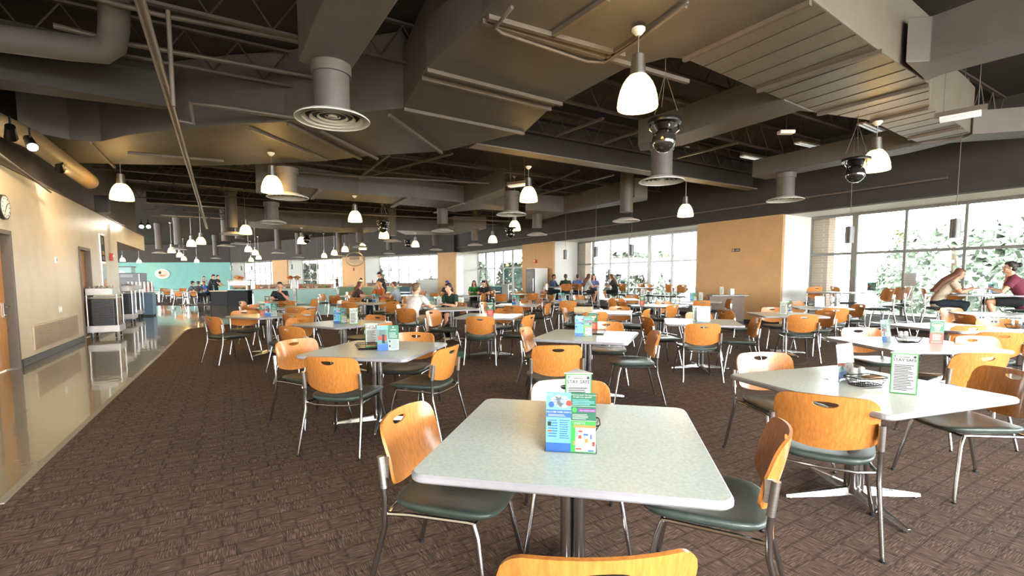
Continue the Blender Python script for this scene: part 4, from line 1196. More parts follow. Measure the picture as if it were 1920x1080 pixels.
def hairmat(name, hexc):
    return mat('hair_' + name, h(hexc), .5, noise=.35, nscale=30, stretch=(6, 6, 1), bump=.3, bscale=60)

def person(label, loc, face, pose='chair', shirt=('white', 'D8D8D2'), pants=('navy', '1E2430'), shorts=False, hair=('brown', '4A3324'), hairlen='short',
           lean=.10, turn=0.0, nod=0.0, wrists=None, elbows=None, skin=None, fine=False, sleeve='short', cap=None, k=1.0, seat=None, shoes=('grey', '6B6F72'), apron=None, glasses=False, name='person', watch=False):
    skin = skin or SKIN
    sh = seat if seat is not None else {'chair': .465, 'stool': .735, 'stand': .86}[pose]
    t = thing(name, label, 'person', (loc[0], loc[1], 0), R(face))
    t.scale = (k, k, k)
    pz = sh + .10
    pel = V(0, -.02, pz); wst = V(0, -.03 + lean * .25, pz + .17); chs = V(0, lean * .65, pz + .34); nb = V(0, lean + .0, pz + .47)
    hd = V(0, lean + .045 + .03 * (nod > 0), pz + .645)
    S_ = [V(s * .175, lean - .01, pz + .425) for s in (-1, 1)]
    tabz = {'chair': .80, 'stool': 1.09, 'stand': 1.02}[pose]
    E_ = elbows or [V(s * .245, lean + .13, pz + .19) for s in (-1, 1)]
    W_ = wrists or [V(s * .12, lean + .34, tabz) for s in (-1, 1)]
    E_ = [Vector(e) for e in E_]; W_ = [Vector(w_) for w_ in W_]
    if pose == 'stand':
        H_ = [V(s * .09, 0, pz - .06) for s in (-1, 1)]; K_ = [V(s * .10, .02, .50) for s in (-1, 1)]; A_ = [V(s * .10, -.02, .09) for s in (-1, 1)]
    else:
        H_ = [V(s * .095, .0, sh + .085) for s in (-1, 1)]; K_ = [V(s * .12, .44, sh + .075) for s in (-1, 1)]
        az = .09 if pose == 'chair' else .38
        A_ = [V(s * .12, .42 - (.04 if pose == 'chair' else .12), az) for s in (-1, 1)]
    T_ = [a + V(s * .02, .15, -.055) for a, s in zip(A_, (-1, 1))]
    b = MB(); b.use(skin)
    X = (0, 1, 0)
    torso = [pel + V(0, 0, -.03), pel + V(0, 0, .07), wst, chs, chs.lerp(nb, .6), nb]
    tr_ = [(.155, .115), (.15, .11), (.13, .095), (.155, .11), (.14, .085), (.06, .055)]
    b.limb(torso, tr_, 16, flat=X)
    b.limb([nb + V(0, 0, -.05), nb + V(0, .02, .05), hd + V(0, -.02, -.06)], [.06, .052, .05], 12)
    for s, (sh_, el, wr) in enumerate(zip(S_, E_, W_)):
        b.limb([V(sh_.x * .45, sh_.y, sh_.z), sh_, sh_.lerp(el, .5), el, el.lerp(wr, .35), wr], [.055, .056, .046, .038, .038, .025], 12)
        # hand: flattened palm, four fingers of different length, thumb from the side
        d = (wr - el).normalized(); sx = -1 if s == 0 else 1
        nrm = V(0, 0, 1); side = d.cross(nrm).normalized()      # to the right of the hand
        nrm = side.cross(d).normalized()
        dd = (d + V(0, 0, -d.z * .6)).normalized()
        pc_ = wr + dd * .085
        b.tube([wr - dd * .01, wr + dd * .03, pc_], [(.024, .017), (.036, .014), (.038, .012)], 10, flat=tuple(nrm))
        for q, (ln, off) in enumerate(((.062, -.029), (.072, -.010), (.068, .010), (.052, .028))):
            p0 = pc_ + side * off * (-sx) - dd * .008
            p1 = p0 + dd * ln * .45 + nrm * .006; p2 = p1 + dd * ln * .3 - nrm * .012; p3 = p2 + dd * ln * .18 - nrm * .016
            b.limb([p0, p1, p2, p3], [.0088, .0085, .008, .0072], 8)
        th0 = wr + dd * .03 - side * .028 * sx
        b.limb([th0, th0 + dd * .03 - side * .024 * sx - nrm * .006, th0 + dd * .062 - side * .026 * sx - nrm * .012], [.0115, .0105, .009], 8)
    for s, (hp, kn, an, to) in enumerate(zip(H_, K_, A_, T_)):
        b.limb([hp, hp.lerp(kn, .5), kn], [.085, .072, .057], 12)
        b.limb([kn, kn.lerp(an, .35), an], [.055, .052, .036], 12)
        b.limb([an, to], [.035, .03], 10)
    # head
    Mh = Matrix.Rotation(R(turn), 3, 'Z') @ Matrix.Rotation(R(-nod), 3, 'X')
    def hp_(x, y, z): return hd + Mh @ V(x, y, z)
    b.ell(hd + Mh @ V(0, -.01, .025), (.073, .09, .09), Mh, 20, 14)
    b.ell(hp_(0, .022, -.035), (.056, .062, .078), Mh, 16, 12)
    b.ell(hp_(0, .062, -.082), (.024, .02, .02), Mh)
    b.limb([hp_(0, .078, .012), hp_(0, .094, -.018), hp_(0, .098, -.032)], [.009, .0115, .013], 8)
    for s in (-1, 1):
        b.ell(hp_(s * .073, -.008, -.012), (.009, .018, .028), Mh)
        b.ell(hp_(s * .028, .066, .028), (.022, .014, .009), Mh)
        b.ell(hp_(s * .04, .05, -.025), (.02, .02, .02), Mh)
    b.ell(hp_(0, .078, -.058), (.023, .012, .008), Mh)
    remeshed(b, 'body', None, .0055 if fine else .011, t, 2, skin)
    # face details
    ey = MB(); ey.use(WHITEP)
    for s in (-1, 1): ey.ell(hp_(s * .028, .073, .010), (.011, .008, .007), Mh, 10, 8)
    ey.use(INK)
    for s in (-1, 1): ey.ell(hp_(s * .028, .080, .010), (.005, .004, .005), Mh, 8, 6)
    ey.build('eyes', None, t, smooth=True)
    mo = MB(); mo.ell(hp_(0, .087, -.058), (.020, .006, .0055), Mh, 10, 8); mo.build('mouth', mat('lips', h('A8584C'), .5, noise=.05), t, smooth=True)
    hm = hairmat(*hair)
    br_ = MB()
    for s in (-1, 1): br_.limb([hp_(s * .014, .082, .030), hp_(s * .03, .082, .034), hp_(s * .044, .070, .030)], [.004, .004, .003], 6)
    br_.build('eyebrows', hm, t, smooth=True)
    # hair
    hb = MB()
    hb.ell(hp_(0, -.025, .042), (.083, .088, .088), Mh, 18, 12)
    hb.ell(hp_(0, .028, .082), (.062, .055, .034), Mh, 14, 10)
    if hairlen in ('short', 'cap', 'bun', 'tail'):
        hb.ell(hp_(0, -.05, -.01), (.072, .055, .07), Mh, 14, 10)
        for q in range(14):
            a = random.uniform(0, 6.28); r_ = random.uniform(.02, .06)
            hb.ell(hp_(r_ * math.cos(a), -.01 + r_ * math.sin(a), .108 - r_ * .25), (.022, .024, .018), Mh, 8, 6)
    if hairlen == 'long':
        L = .42
        for q in range(11):
            a = R(150 + q * 24)      # around the back
            x_, y_ = .078 * math.cos(a - R(90) * 0), .075 * math.sin(a) - .01
            ang = R(-20 + q * 22)
            x_ = -.080 * math.cos(ang); y_ = -.02 - .075 * math.sin(ang)
            e = random.uniform(-.02, .02)
            p0 = hp_(x_ * .7, y_ * .7, .07); p1 = hp_(x_, y_, -.02)
            low = Vector((p1.x * 1.15, p1.y - .07 - lean * .5, p1.z - .14)); end = Vector((p1.x * 1.2 + e, p1.y - .12 - lean * 1.05, p1.z - L + abs(e) * 2))
            hb.limb([p0, p1, low, end], [.022, .028, .030, .014], 8)
    if hairlen == 'bun':
        hb.ell(hp_(0, -.13, .05), (.04, .04, .045), Mh, 12, 10)
    if hairlen == 'tail':
        hb.limb([hp_(0, -.09, .05), hp_(0, -.14, .0), hp_(0, -.13, -.14)], [.025, .035, .012], 10)
    remeshed(hb, 'hair', None, .009 if fine else .013, t, 1, hm)
    if cap:
        cm = cloth(*cap); cb_ = MB()
        cb_.ell(hp_(0, -.012, .062), (.088, .098, .07), Mh, 18, 10)
        cb_.ell(hp_(0, .095, .052), (.06, .06, .008), Mh, 16, 8)
        cb_.build('cap', cm, t, smooth=True)
    if glasses:
        g = MB()
        for s in (-1, 1):
            c = hp_(s * .032, .098, .010)
            pts = [c + Mh @ V(.024 * math.cos(q * math.pi / 6), 0, .018 * math.sin(q * math.pi / 6)) for q in range(13)]
            g.tube(pts, .0025, 5)
            g.tube([hp_(s * .055, .096, .014), hp_(s * .074, .0, .012)], .0022, 5)
        g.tube([hp_(-.009, .100, .012), hp_(.009, .100, .012)], .0022, 5)
        g.build('glasses', INK, t, smooth=True)
    # shirt
    c = MB(); e = .016
    tt = [pel + V(0, 0, -.045), pel + V(0, 0, .06), wst, chs, chs.lerp(nb, .62), nb + V(0, -.01, -.015)]
    c.limb(tt, [(.176, .136), (.17, .13), (.15, .115), (.173, .128), (.155, .102), (.078, .07)], 16, flat=X)
    fr = {'short': .62, 'long': 1.0, 'none': .1}[sleeve]
    for sh_, el, wr in zip(S_, E_, W_):
        end = sh_.lerp(el, fr)
        if sleeve == 'long':
            c.limb([V(sh_.x * .5, sh_.y, sh_.z), sh_, el, el.lerp(wr, .88)], [.065, .074, .055, .038], 12)
        else:
            c.tube([V(sh_.x * .4, sh_.y, sh_.z), sh_, end], [.062, .073, .066], 14)
    remeshed(c, 'shirt', None, .011 if fine else .014, t, 2, cloth(*shirt))
    # trousers or shorts
    c = MB()
    c.limb([pel + V(0, 0, -.035), pel + V(0, 0, .04)], [(.176, .138), (.172, .13)], 16, flat=X)
    for hp, kn, an in zip(H_, K_, A_):
        if shorts:
            c.tube([hp, hp.lerp(kn, .45), hp.lerp(kn, .80)], [.10, .093, .088], 14)
        else:
            c.limb([hp, hp.lerp(kn, .5), kn], [.098, .086, .072], 12); c.limb([kn, an + V(0, 0, .03)], [.07, .052], 12)
    remeshed(c, 'shorts' if shorts else 'trousers', None, .012 if fine else .015, t, 2, cloth(*pants))
    sm_ = cloth('shoe_' + shoes[0], shoes[1])
    for s, (an, to) in enumerate(zip(A_, T_)):
        q = MB(); q.limb([an + V(0, -.03, -.035), an + V(0, .05, -.045), to + V(0, .02, .0)], [(.042, .045), (.046, .04), (.042, .03)], 12, flat=(0, 0, 1))
        q.build('shoe', sm_, t, smooth=True)
    if watch:
        wv_ = W_[1].lerp(E_[1], .12); d = (W_[1] - E_[1]).normalized()
        MB().tube([wv_ - d * .012, wv_ + d * .012], .033, 16).build('watch', BLACKP, t, smooth=True, autos=.7)
    if apron:
        q = MB(); q.box(pel + V(0, .155, -.02), (.30, .012, .62)); q.build('apron', cloth(*apron), t, bevel=.005)
    return t

def find_seat(kind, x, y):
    c = [r_ for r_ in CHAIRS if r_[1] == kind]
    return min(c, key=lambda r_: math.hypot(r_[3] - x, r_[4] - y))
def sit(kind, approx, dh=0, label='', **kw):
    """seat a person on the nearest built chair, facing as the chair does plus dh"""
    r_ = find_seat(kind, *approx)
    a = R(r_[5])
    x, y = r_[3] - math.sin(a) * .02, r_[4] + math.cos(a) * .02
    return person(label, (x, y), r_[5] + dh, 'chair' if kind == 'chair' else 'stool', **kw)
def seat_at(kind, x, y, hd, label, seatlabel, **kw):
    o = dup(pc if kind == 'chair' else ps, pct if kind == 'chair' else pst, (x, y, 0), R(hd), seatlabel, 'dining chairs with maple backs' if kind == 'chair' else 'bar stools by the windows')
    a = R(hd)
    return person(label, (x - math.sin(a) * .02, y + math.cos(a) * .02), hd, 'chair' if kind == 'chair' else 'stool', **kw)
WHS = ('white_tee', 'D9D3CC'); BLK = ('black_tee', '23282A'); GRY = ('grey_tee', '9AA3AA'); GRN = ('dark_green_tee', '17352B'); MAR = ('maroon_tee', '6E2B3D')
# two men talking at their table
sit('chair', (-2.14, 9.98), 0, 'man in a white t-shirt leaning on a table, seen from behind, khaki shorts', shirt=WHS, pants=('khaki', 'A08C6C'), shorts=True, hair=('sandy', '6B5238'), lean=.17, turn=-25, fine=True,
    wrists=[(-.05, .62, .80), (.20, .64, .80)], elbows=[(-.24, .36, .80), (.27, .34, .80)])
sit('chair', (-1.467, 11.845), 0, 'man in a dark green v-neck t-shirt and black shorts smiling at his friend', shirt=GRN, pants=('black', '15171A'), shorts=True, hair=('dark_brown', '33251C'), lean=.12, turn=-8, nod=6, fine=True, watch=True, k=.98,
    wrists=[(-.07, .38, .80), (.04, .40, .81)], elbows=[(-.27, .22, .76), (.27, .22, .76)])
# two women at the high table by the window
seat_at('stool', 9.72, 10.72, -128, 'woman with very long brown hair and sunglasses leaning over a phone', 'tall stool under the long-haired woman by the window', shirt=('cream_tee', 'C9BBA3'), pants=('black_trousers', '16202A'), hair=('auburn', '6E4630'), hairlen='long', lean=.24, nod=22, glasses=True, fine=True, sleeve='short',
    wrists=[(-.06, .55, 1.16), (.07, .53, 1.15)], elbows=[(-.24, .36, 1.08), (.24, .34, 1.08)])
seat_at('stool', 10.58, 9.72, 47, 'woman in a maroon t-shirt and black shorts eating, at the right frame edge', 'tall stool under the woman in the maroon t-shirt', shirt=MAR, pants=('black', '15171A'), shorts=True, hair=('near_black', '221A18'), hairlen='bun', lean=.14, glasses=True, fine=True, k=1.08,
    wrists=[(-.06, .22, 1.30), (.12, .40, 1.06)], elbows=[(-.27, .26, 1.02), (.27, .22, 1.00)])
dup(ps, pst, (10.5, 11.2, 0), R(135), 'empty tall stool behind the table of the two women', 'bar stools by the windows')

seat_at('chair', -7.42, 15.05, -154, 'lone young man in a black t-shirt resting his chin on his hand', 'dining chair under the lone young man', shirt=BLK, hair=('black', '15110F'), skin=SKIN, lean=.12, wrists=[(-.05, .26, .98), (.16, .36, .80)], elbows=[(-.20, .30, .79), (.25, .22, .78)])
seat_at('chair', -5.75, 17.3, -80, 'woman with brown hair in a dark top facing right, mid distance', 'dining chair under the brown-haired woman facing right', shirt=('brown_top', '4B3A33'), hair=('copper', '6B4226'), hairlen='long')
seat_at('chair', -4.9, 17.6, 160, 'blonde woman in an orange top facing the camera', 'dining chair under the blonde woman in orange', shirt=('orange_top', 'C96A3C'), hair=('blonde', 'B88A52'), hairlen='long')
seat_at('chair', -4.12, 17.1, 85, 'man in a grey t-shirt facing left behind the white-shirted man', 'dining chair under the man in the grey t-shirt', shirt=GRY, hair=('brown', '4A3324'))
person('standing cook in a dark shirt and cap behind the serving counter', (-5.85, 21.4), 130, 'stand', shirt=('cook_shirt', '2A2A30'), hair=('brown', '4A3324'), cap=('dark_cap', '26262A'), turn=0, nod=10, wrists=[(-.12, .38, 1.05), (.14, .36, 1.05)])
seat_at('chair', -2.75, 20.4, 170, 'person in a blue cap seated beyond the two talking men', 'dining chair under the person in the blue cap', shirt=('dark_top', '2B2D36'), hair=('brown', '4A3324'), cap=('blue_cap', '3A4FA8'))
seat_at('chair', -1.72, 21.4, 185, 'woman in a bright green t-shirt at a far table', 'dining chair under the woman in the bright green t-shirt', shirt=('green_tee', '2E9A4A'), hair=('brown', '4A3324'), hairlen='long')
seat_at('chair', -1.25, 20.6, 185, 'person in a black cap and dark top at a far table', 'dining chair under the person in the black cap', shirt=BLK, hair=('black', '15110F'), cap=('black_cap', '1A1A1C'))
seat_at('chair', -1.15, 22.6, 140, 'long-haired woman seated behind the black-capped person', 'dining chair under the long-haired woman behind the black cap', shirt=('brown_top', '4B3A33'), hair=('auburn', '6E4630'), hairlen='long')
seat_at('stool', 1.82, 22.0, -120, 'person in a plaid shirt at the left high table of the middle window', 'tall stool under the person in plaid', shirt=('plaid_blue', '3C4C6C'), hair=('black', '15110F'), skin=SKIND, sleeve='long')
seat_at('stool', 2.4, 20.9, 0, 'person in a dark green top seen from behind, hair tied back', 'tall stool under the person in the dark green top', shirt=GRN, hair=('brown', '4A3324'), hairlen='tail')
seat_at('stool', 3.02, 21.8, -20, 'person in a rainbow tie-dye shirt seen from behind', 'tall stool under the person in tie-dye', shirt=('tie_dye', '6C86C8'), hair=('brown', '4A3324'))
seat_at('stool', 3.2, 20.5, -80, 'woman in a pale grey t-shirt and shorts sitting sideways, bare legs', 'tall stool under the woman in pale grey', shirt=('pale_grey_tee', 'B9BEC0'), pants=('black', '15171A'), shorts=True, hair=('copper', '6B4226'), hairlen='long')
seat_at('stool', 3.78, 21.7, 170, 'person with dark curly hair and a blue top at the high table', 'tall stool under the dark-haired person in blue', shirt=('blue_top', '6E83B4'), hair=('black', '15110F'), hairlen='long')
seat_at('stool', 4.48, 20.4, 75, 'woman in a dark t-shirt with long light brown hair, seen from behind', 'tall stool under the woman with long light brown hair', shirt=BLK, hair=('light_brown', '7A5B3C'), hairlen='long', skin=SKIN, shorts=True, pants=('black', '15171A'))
person('server in a black uniform standing at the left end of the salad bar', (-18.3, 28.6), -80, 'stand', shirt=BLK, pants=('black', '15171A'), hair=('black', '15110F'), nod=18, sleeve='long')
person('server in dark clothes standing behind the first server', (-20.3, 32.3), -80, 'stand', shirt=('dark_top', '2B2D36'), pants=('black', '15171A'), hair=('black', '15110F'))
person('man in a white t-shirt standing in front of the teal wall', (-27.2, 41.5), -110, 'stand', shirt=WHS, pants=('navy', '1E2430'), hair=('black', '15110F'))
seat_at('chair', -18.5, 27.0, -60, 'man in a grey t-shirt and dark cap seated in the teal room', 'dining chair under the man in the dark cap', shirt=('slate_tee', '4A525C'), hair=('black', '15110F'), cap=('black_cap', '1A1A1C'))
seat_at('chair', -17.7, 26.4, -10, 'man in a charcoal t-shirt seen from behind in the teal room', 'dining chair under the man in charcoal in the teal room', shirt=('charcoal_tee', '3A3A40'), hair=('brown', '4A3324'))
seat_at('chair', -18.6, 28.6, 170, 'person in a blue shirt seated beyond the charcoal-shirted man', 'dining chair under the person in blue in the teal room', shirt=('blue_shirt', '2C5C9C'), hair=('brown', '4A3324'))
seat_at('chair', -22.5, 29.2, -150, 'person with reddish hair beside the black drinks machine', 'dining chair under the person beside the drinks machine', shirt=('red_top', '8A3F38'), hair=('copper', '6B4226'), hairlen='long')


# ================================================================== THINGS ON THE TABLES
def rects(mb, rs, y0, M):
    """thin printed patches: (x0,z0,x1,z1,material,layer)"""
    for x0, z0, x1, z1, m_, l in rs:
        mb.use(m_)
        yy_ = y0 - .0004 * l
        mb.add([M @ Vector(p) for p in ((x0, yy_, z0), (x1, yy_, z0), (x1, yy_, z1), (x0, yy_, z1))], [(0, 1, 2, 3)])
def lines(x0, x1, z1, z0, n, m_, l=2, jit=.25, fill=.45):
    out = []; hh = (z1 - z0) / n
    for i in range(n):
        z = z1 - (i + .5) * hh
        out.append((x0, z - hh * fill / 2, x1 - (x1 - x0) * random.random() * jit, z + hh * fill / 2, m_, l))
    return out
def words(mb, s, x, z, size, m_, y0, M, align='CENTER', l=3):
    mb.use(m_)
    text_bm(mb, s, size, M @ Matrix.Translation((x, y0 - .0004 * l, z)) @ FACE_Y, .0002, align)
def disc(mb, x, z, r, m_, y0, M, l=2, n=16):
    mb.use(m_)
    mb.add([M @ Vector((x + r * math.cos(2 * math.pi * k / n), y0 - .0004 * l, z + r * math.sin(2 * math.pi * k / n))) for k in range(n)], [tuple(range(n))])
def leaflet_card(kind, M):
    """printed card standing on its edge, .20 wide and .235 tall, print on its front"""
    mb = MB(); I = M
    w_, hh = .098, .235
    if kind == 'welcome':
        rects(mb, [(-w_, 0, 0, hh, CYANP, 1), (-w_, 0, 0, .035, BLUEP, 2), (-w_, .135, 0, .165, BLUEP, 2), (0, .125, w_, hh, GREENP, 1), (0, 0, w_, .125, LIMEP, 1),
                   (.018, 0.004, w_, .098, PAPER, 2), (0.012, .098, w_, .108, ORANGEP, 3), (.03, .160, w_, .173, PURPLEP, 2), (0.0, .124, w_, .126, PAPER, 2), (0, .181, w_, .183, PAPER, 2)], 0, I)
        for x, z, r in ((-.062, .200, .018), (-.05, .214, .012), (-.03, .196, .024), (-.046, .186, .012)): disc(mb, x, z, r, PAPER, 0, I)
        disc(mb, -.078, .185, .012, BLUEP, 0, I, 3); disc(mb, -.008, .192, .012, REDP, 0, I, 3); disc(mb, .014, .167, .010, LIMEP, 0, I, 3)
        words(mb, 'UAB', -.085, .220, .012, PAPER, 0, I)
        words(mb, 'OUR', -.062, .202, .008, BLUEP, 0, I); words(mb, 'EVENTS', -.062, .193, .007, BLUEP, 0, I)
        words(mb, 'AUG. 26', -.03, .204, .009, BLUEP, 0, I); words(mb, 'TO', -.03, .195, .008, BLUEP, 0, I); words(mb, 'SEPT. 6', -.03, .185, .009, BLUEP, 0, I)
        words(mb, 'WELCOME WEEK EVENTS', -.049, .153, .009, PAPER, 0, I)
        words(mb, 'Welcome back! We hope you', .049, .224, .008, PAPER, 0, I); words(mb, 'brought your appetite!', .045, .216, .008, PAPER, 0, I)
        words(mb, 'FALL TRAINING SUMMIT', .065, .1635, .0055, PAPER, 0, I)
        words(mb, "SPARTY'S", .034, .111, .011, PAPER, 0, I, l=4)
        rects(mb, lines(-.09, -.05, .128, .055, 7, BLUEP) + lines(-.045, -.005, .128, .05, 9, BLUEP) + lines(-.09, -.008, .148, .138, 2, PAPER, 3) + lines(.006, .092, .210, .186, 4, CYANP) + lines(.006, .07, .152, .130, 4, PAPER), 0, I)
        rects(mb, [(-.092, .100, -.078, .118, INK, 3), (-.092, .078, -.076, .084, REDP, 3), (.03, .080, .045, .087, REDP, 3), (.030, .055, .042, .068, REDP, 3), (.05, .068, .068, .075, BLUEP, 3), (.055, .040, .068, .055, ORANGEP, 3), (.022, .060, .027, .085, CYANP, 3), (.076, .055, .082, .072, BLUEP, 3), (.02, .012, .042, .018, REDP, 3), (.084, .028, .094, .045, REDP, 3), (.01, .03, .018, .045, ORANGEP, 3), (.068, .006, .09, .012, BLUEP, 3)], 0, I)
    elif kind == 'sports':
        rects(mb, [(-w_, 0, 0, hh, CYANP, 1), (-w_, .04, 0, .20, PAPER, 1), (-w_, 0, 0, .06, BLUEP, 2), (0, .105, w_, hh, GREENP, 1), (0, 0, w_, .105, PAPER, 1),
                   (-.09, .10, -.05, .14, REDP, 3), (-.055, .07, -.03, .15, INK, 3), (-.035, .09, -.012, .145, REDP, 3), (-.08, .15, -.03, .19, mat('photo_grey', h('6F7A78'), .6, noise=.3), 2), (.008, .075, .022, .095, INK, 3), (.008, .03, .022, .05, INK, 3)], 0, I)
        words(mb, 'OPEN', .049, .185, .022, PAPER, 0, I); disc(mb, .049, .218, .008, PAPER, 0, I)
        rects(mb, lines(.01, .09, .17, .115, 6, PAPER) + lines(.028, .09, .095, .015, 10, mat('grey_print', h('8A8D8C'), .6, noise=.05)), 0, I)
    mb.use(PAPER); mb.box(M @ Vector((0, .001, hh / 2)), (2 * w_, .0016, hh), M=M.to_3x3())
    return mb
def make_leaflet(kind, label, cat='leaflet'):
    t = thing('leaflet_holder', label, cat)
    M = Matrix.Rotation(R(-7), 4, 'X')
    leaflet_card(kind, M).build('printed_card', None, t, merge=False)
    a = MB(); a.box(M @ Vector((0, -.003, .1175)), (.205, .0018, .238), M=M.to_3x3()); a.box((0, .045, .0015), (.205, .105, .003))
    a.build('acrylic_stand', ACRYL, t)
    return t
def helmet(mb, x, z, s_, m_, M, y0=0):
    mb.use(m_)
    pts = [(-.5, .1), (-.45, .6), (-.1, .95), (.35, .9), (.6, .5), (.55, .1), (.2, .3), (.05, .05), (.25, -.2), (.2, -.6), (-.05, -.85), (-.2, -.5), (-.25, -.1)]
    mb.add([M @ Vector((x + a * s_, y0 - .0012, z + b * s_)) for a, b in pts], [tuple(range(len(pts)))])
def make_tent(kind, label):
    """three-sided card stand with white top"""
    t = thing('menu_tent', label, 'menu tent')
    hh, w_ = .235, .062
    GREYP = mat('dark_grey_print', h('1E2021'), .6, noise=.05)
    tri = [Vector((-w_, -.036, 0)), Vector((w_, -.036, 0)), Vector((0, .072, 0))]
    mb = MB()
    mb.use(INK if kind == 'safety' else mat('tent_side', h('6B5132'), .6, noise=.1)); mb.prism([(p.x, p.y) for p in tri], 0, hh - .004)
    mb.build('card_body', None, t, merge=False)
    for k in range(3):
        p, q = tri[k], tri[(k + 1) % 3]
        c = (p + q) / 2; d = (q - p).normalized()
        M = Matrix.Translation(c) @ Matrix.Rotation(math.atan2(d.y, d.x), 4, 'Z')
        f = MB()
        if kind == 'safety' and k != 1:
            rects(f, [(-.059, .003, .059, .229, LIMEP if k == 0 else GREENP, 1), (-.054, .007, .054, .225, PAPER, 2)], 0, M)
            helmet(f, -.044, .212, .009, GREENP, M); disc(f, .044, .212, .007, GREYP, 0, M, 3)
            words(f, 'STAY SAFE', 0, .186, .0225, GREYP, 0, M); words(f, 'SPARTANS WILL.', 0, .176, .011, mat('blue_grey_print', h('4C7F9B'), .6, noise=.05), 0, M)
            rects(f, lines(-.046, .046, .168, .018, 16, GREYP, 3, .35, .5) + [(-.024, .207, .022, .210, GREYP, 3), (-.02, .213, .018, .215, GREYP, 3)], 0, M)
        elif kind == 'safety':
            rects(f, [(-.059, .003, .059, .229, GOLDP, 1)] + lines(-.045, .045, .215, .02, 14, GREENP, 2, .5, .6), 0, M)
        else:
            rects(f, [(-.060, .105, .060, .232, GREENP, 1), (-.060, .002, .060, .103, REDP, 1), (-.050, .116, .050, .119, PAPER, 2)] + lines(-.04, .04, .095, .03, 8, PAPER, 2, .2, .3) + lines(-.05, .05, .018, .008, 2, PAPER, 2, .05), 0, M)
            f.use(PAPER)
            bk = [(-.030, .175), (.030, .175), (.022, .135), (-.022, .135)]
            f.add([M @ Vector((a, -.0012, b)) for a, b in bk], [(3, 2, 1, 0)])
            for x in (-.036, -.018, 0, .018, .036): disc(f, x, .183, .011, PAPER, 0, M, 3, 10)
            for x in (-.016, .012, .026): disc(f, x, .190, .008, ORANGEP, 0, M, 4, 8)
            rects(f, [(-.022, .122, .022, .127, ORANGEP, 3), (-.018, .150, -.006, .162, GREENP, 4), (.004, .150, .016, .162, GREENP, 4)], 0, M)
            for j in range(9):
                a = math.pi * (.15 + .7 * j / 8); disc(f, -.052 * math.cos(a), .188 + .026 * math.sin(a), .0035, PAPER, 0, M, 3, 6)
        f.build('printed_panel', None, t, merge=False)
    MB().prism([(p.x * 1.06, p.y * 1.06) for p in tri], hh - .004, hh).build('white_top', WHITEP, t)
    return t
def make_caddy(label):
    t = thing('wire_caddy', label, 'wire basket')
    mb = MB()
    o = rounded_rect(.225, .135, .03, 4); i_ = rounded_rect(.175, .095, .025, 4)
    n = len(o)
    mb.tube([(x, y, .055) for x, y in o + o[:1]], .0035, 6); mb.tube([(x, y, .005) for x, y in i_ + i_[:1]], .003, 6)
    for k in range(0, n): mb.tube([(o[k][0], o[k][1], .055), (i_[k][0], i_[k][1], .005)], .0012, 4)
    for f in (.33, .66): 
        q = [(o[k][0] * f + i_[k][0] * (1 - f), o[k][1] * f + i_[k][1] * (1 - f), .005 + .05 * f) for k in range(n)]
        mb.tube(q + q[:1], .0012, 4)
    for k in range(9):
        x = -.08 + .02 * k; mb.tube([(x, -.047, .005), (x, .047, .005)], .0012, 4)
    for k in range(4):
        y = -.03 + .02 * k; mb.tube([(-.087, y, .005), (.087, y, .005)], .0012, 4)
    mb.build('wire_mesh', BLACKM, t)
    return t
def make_shaker(label):
    t = thing('salt_shaker', label, 'salt shaker')
    MB().lathe([(.001, .001), (.021, .001), (.022, .01), (.021, .058), (.018, .064)], n=14).build('jar', mat('frosted_glass', h('DADFDD'), .25, noise=.05), t, smooth=True, autos=.8)
    MB().lathe([(.019, .060), (.0195, .074), (.012, .082), (.001, .083)], n=14).build('lid', WHITEP, t, smooth=True, autos=.8)
    return t
def napkins(label):
    t = thing('napkin_stack', label, 'napkins')
    q = MB()
    for k in range(5): q.box((random.uniform(-.004, .004), random.uniform(-.004, .004), .004 + .004 * k), (.10, .065, .003), R(random.uniform(-14, 14)))
    q.build('paper', KRAFT, t)
    return t
PL = {'welcome': make_leaflet('welcome', 'x'), 'sports': make_leaflet('sports', 'x'), 'safety': make_tent('safety', 'x'), 'basket': make_tent('basket', 'x'),
      'caddy': make_caddy('x'), 'shaker': make_shaker('x'), 'napkins': napkins('x')}
PT = {k: tree_of(v) for k, v in PL.items()}
first = set()
GRP = {'welcome': 'leaflet holders', 'sports': 'leaflet holders', 'safety': 'menu tents', 'basket': 'menu tents', 'caddy': 'wire caddies', 'shaker': 'salt shakers', 'napkins': 'napkin stacks'}
def put(kind, loc, rz, label, dz=0, s=1):
    loc = (loc[0], loc[1], loc[2] + dz)
    if kind not in first:
        o = PL[kind]; first.add(kind)
    else: o = dup(PL[kind], PT[kind], loc, 0)
    o.location = loc; o.rotation_euler = (0, 0, R(rz)); o.scale = (s, s, s)
    o['label'] = label; o['group'] = GRP[kind]
    return o
put('welcome', (0.225, 1.777, 0.741), -9, 'blue and green leaflet pair in a clear stand on the nearest table', 0, .98)
put('caddy', (0.265, 2.003, 0.741), -8, 'black wire caddy behind the leaflets on the nearest table')
put('safety', (0.310, 2.188, 0.741), -4, 'STAY SAFE menu tent at the back of the nearest table')
put('shaker', (0.338, 2.068, 0.741), 0, 'salt shaker in the wire caddy on the nearest table', .006)
put('sports', (2.202, 3.049, 0.741), 30, 'leaflet stand seen edge-on, left on the big right table')
put('caddy', (2.205, 2.894, 0.741), 12, 'black wire caddy with brown napkins on the big right table')
put('shaker', (2.198, 2.986, 0.741), 0, 'left salt shaker in the caddy of the big right table', .006)
put('shaker', (2.280, 3.032, 0.741), 0, 'right salt shaker in the caddy of the big right table', .006)
put('napkins', (2.273, 2.923, 0.741), 10, 'brown paper napkins in the caddy of the big right table', .03)
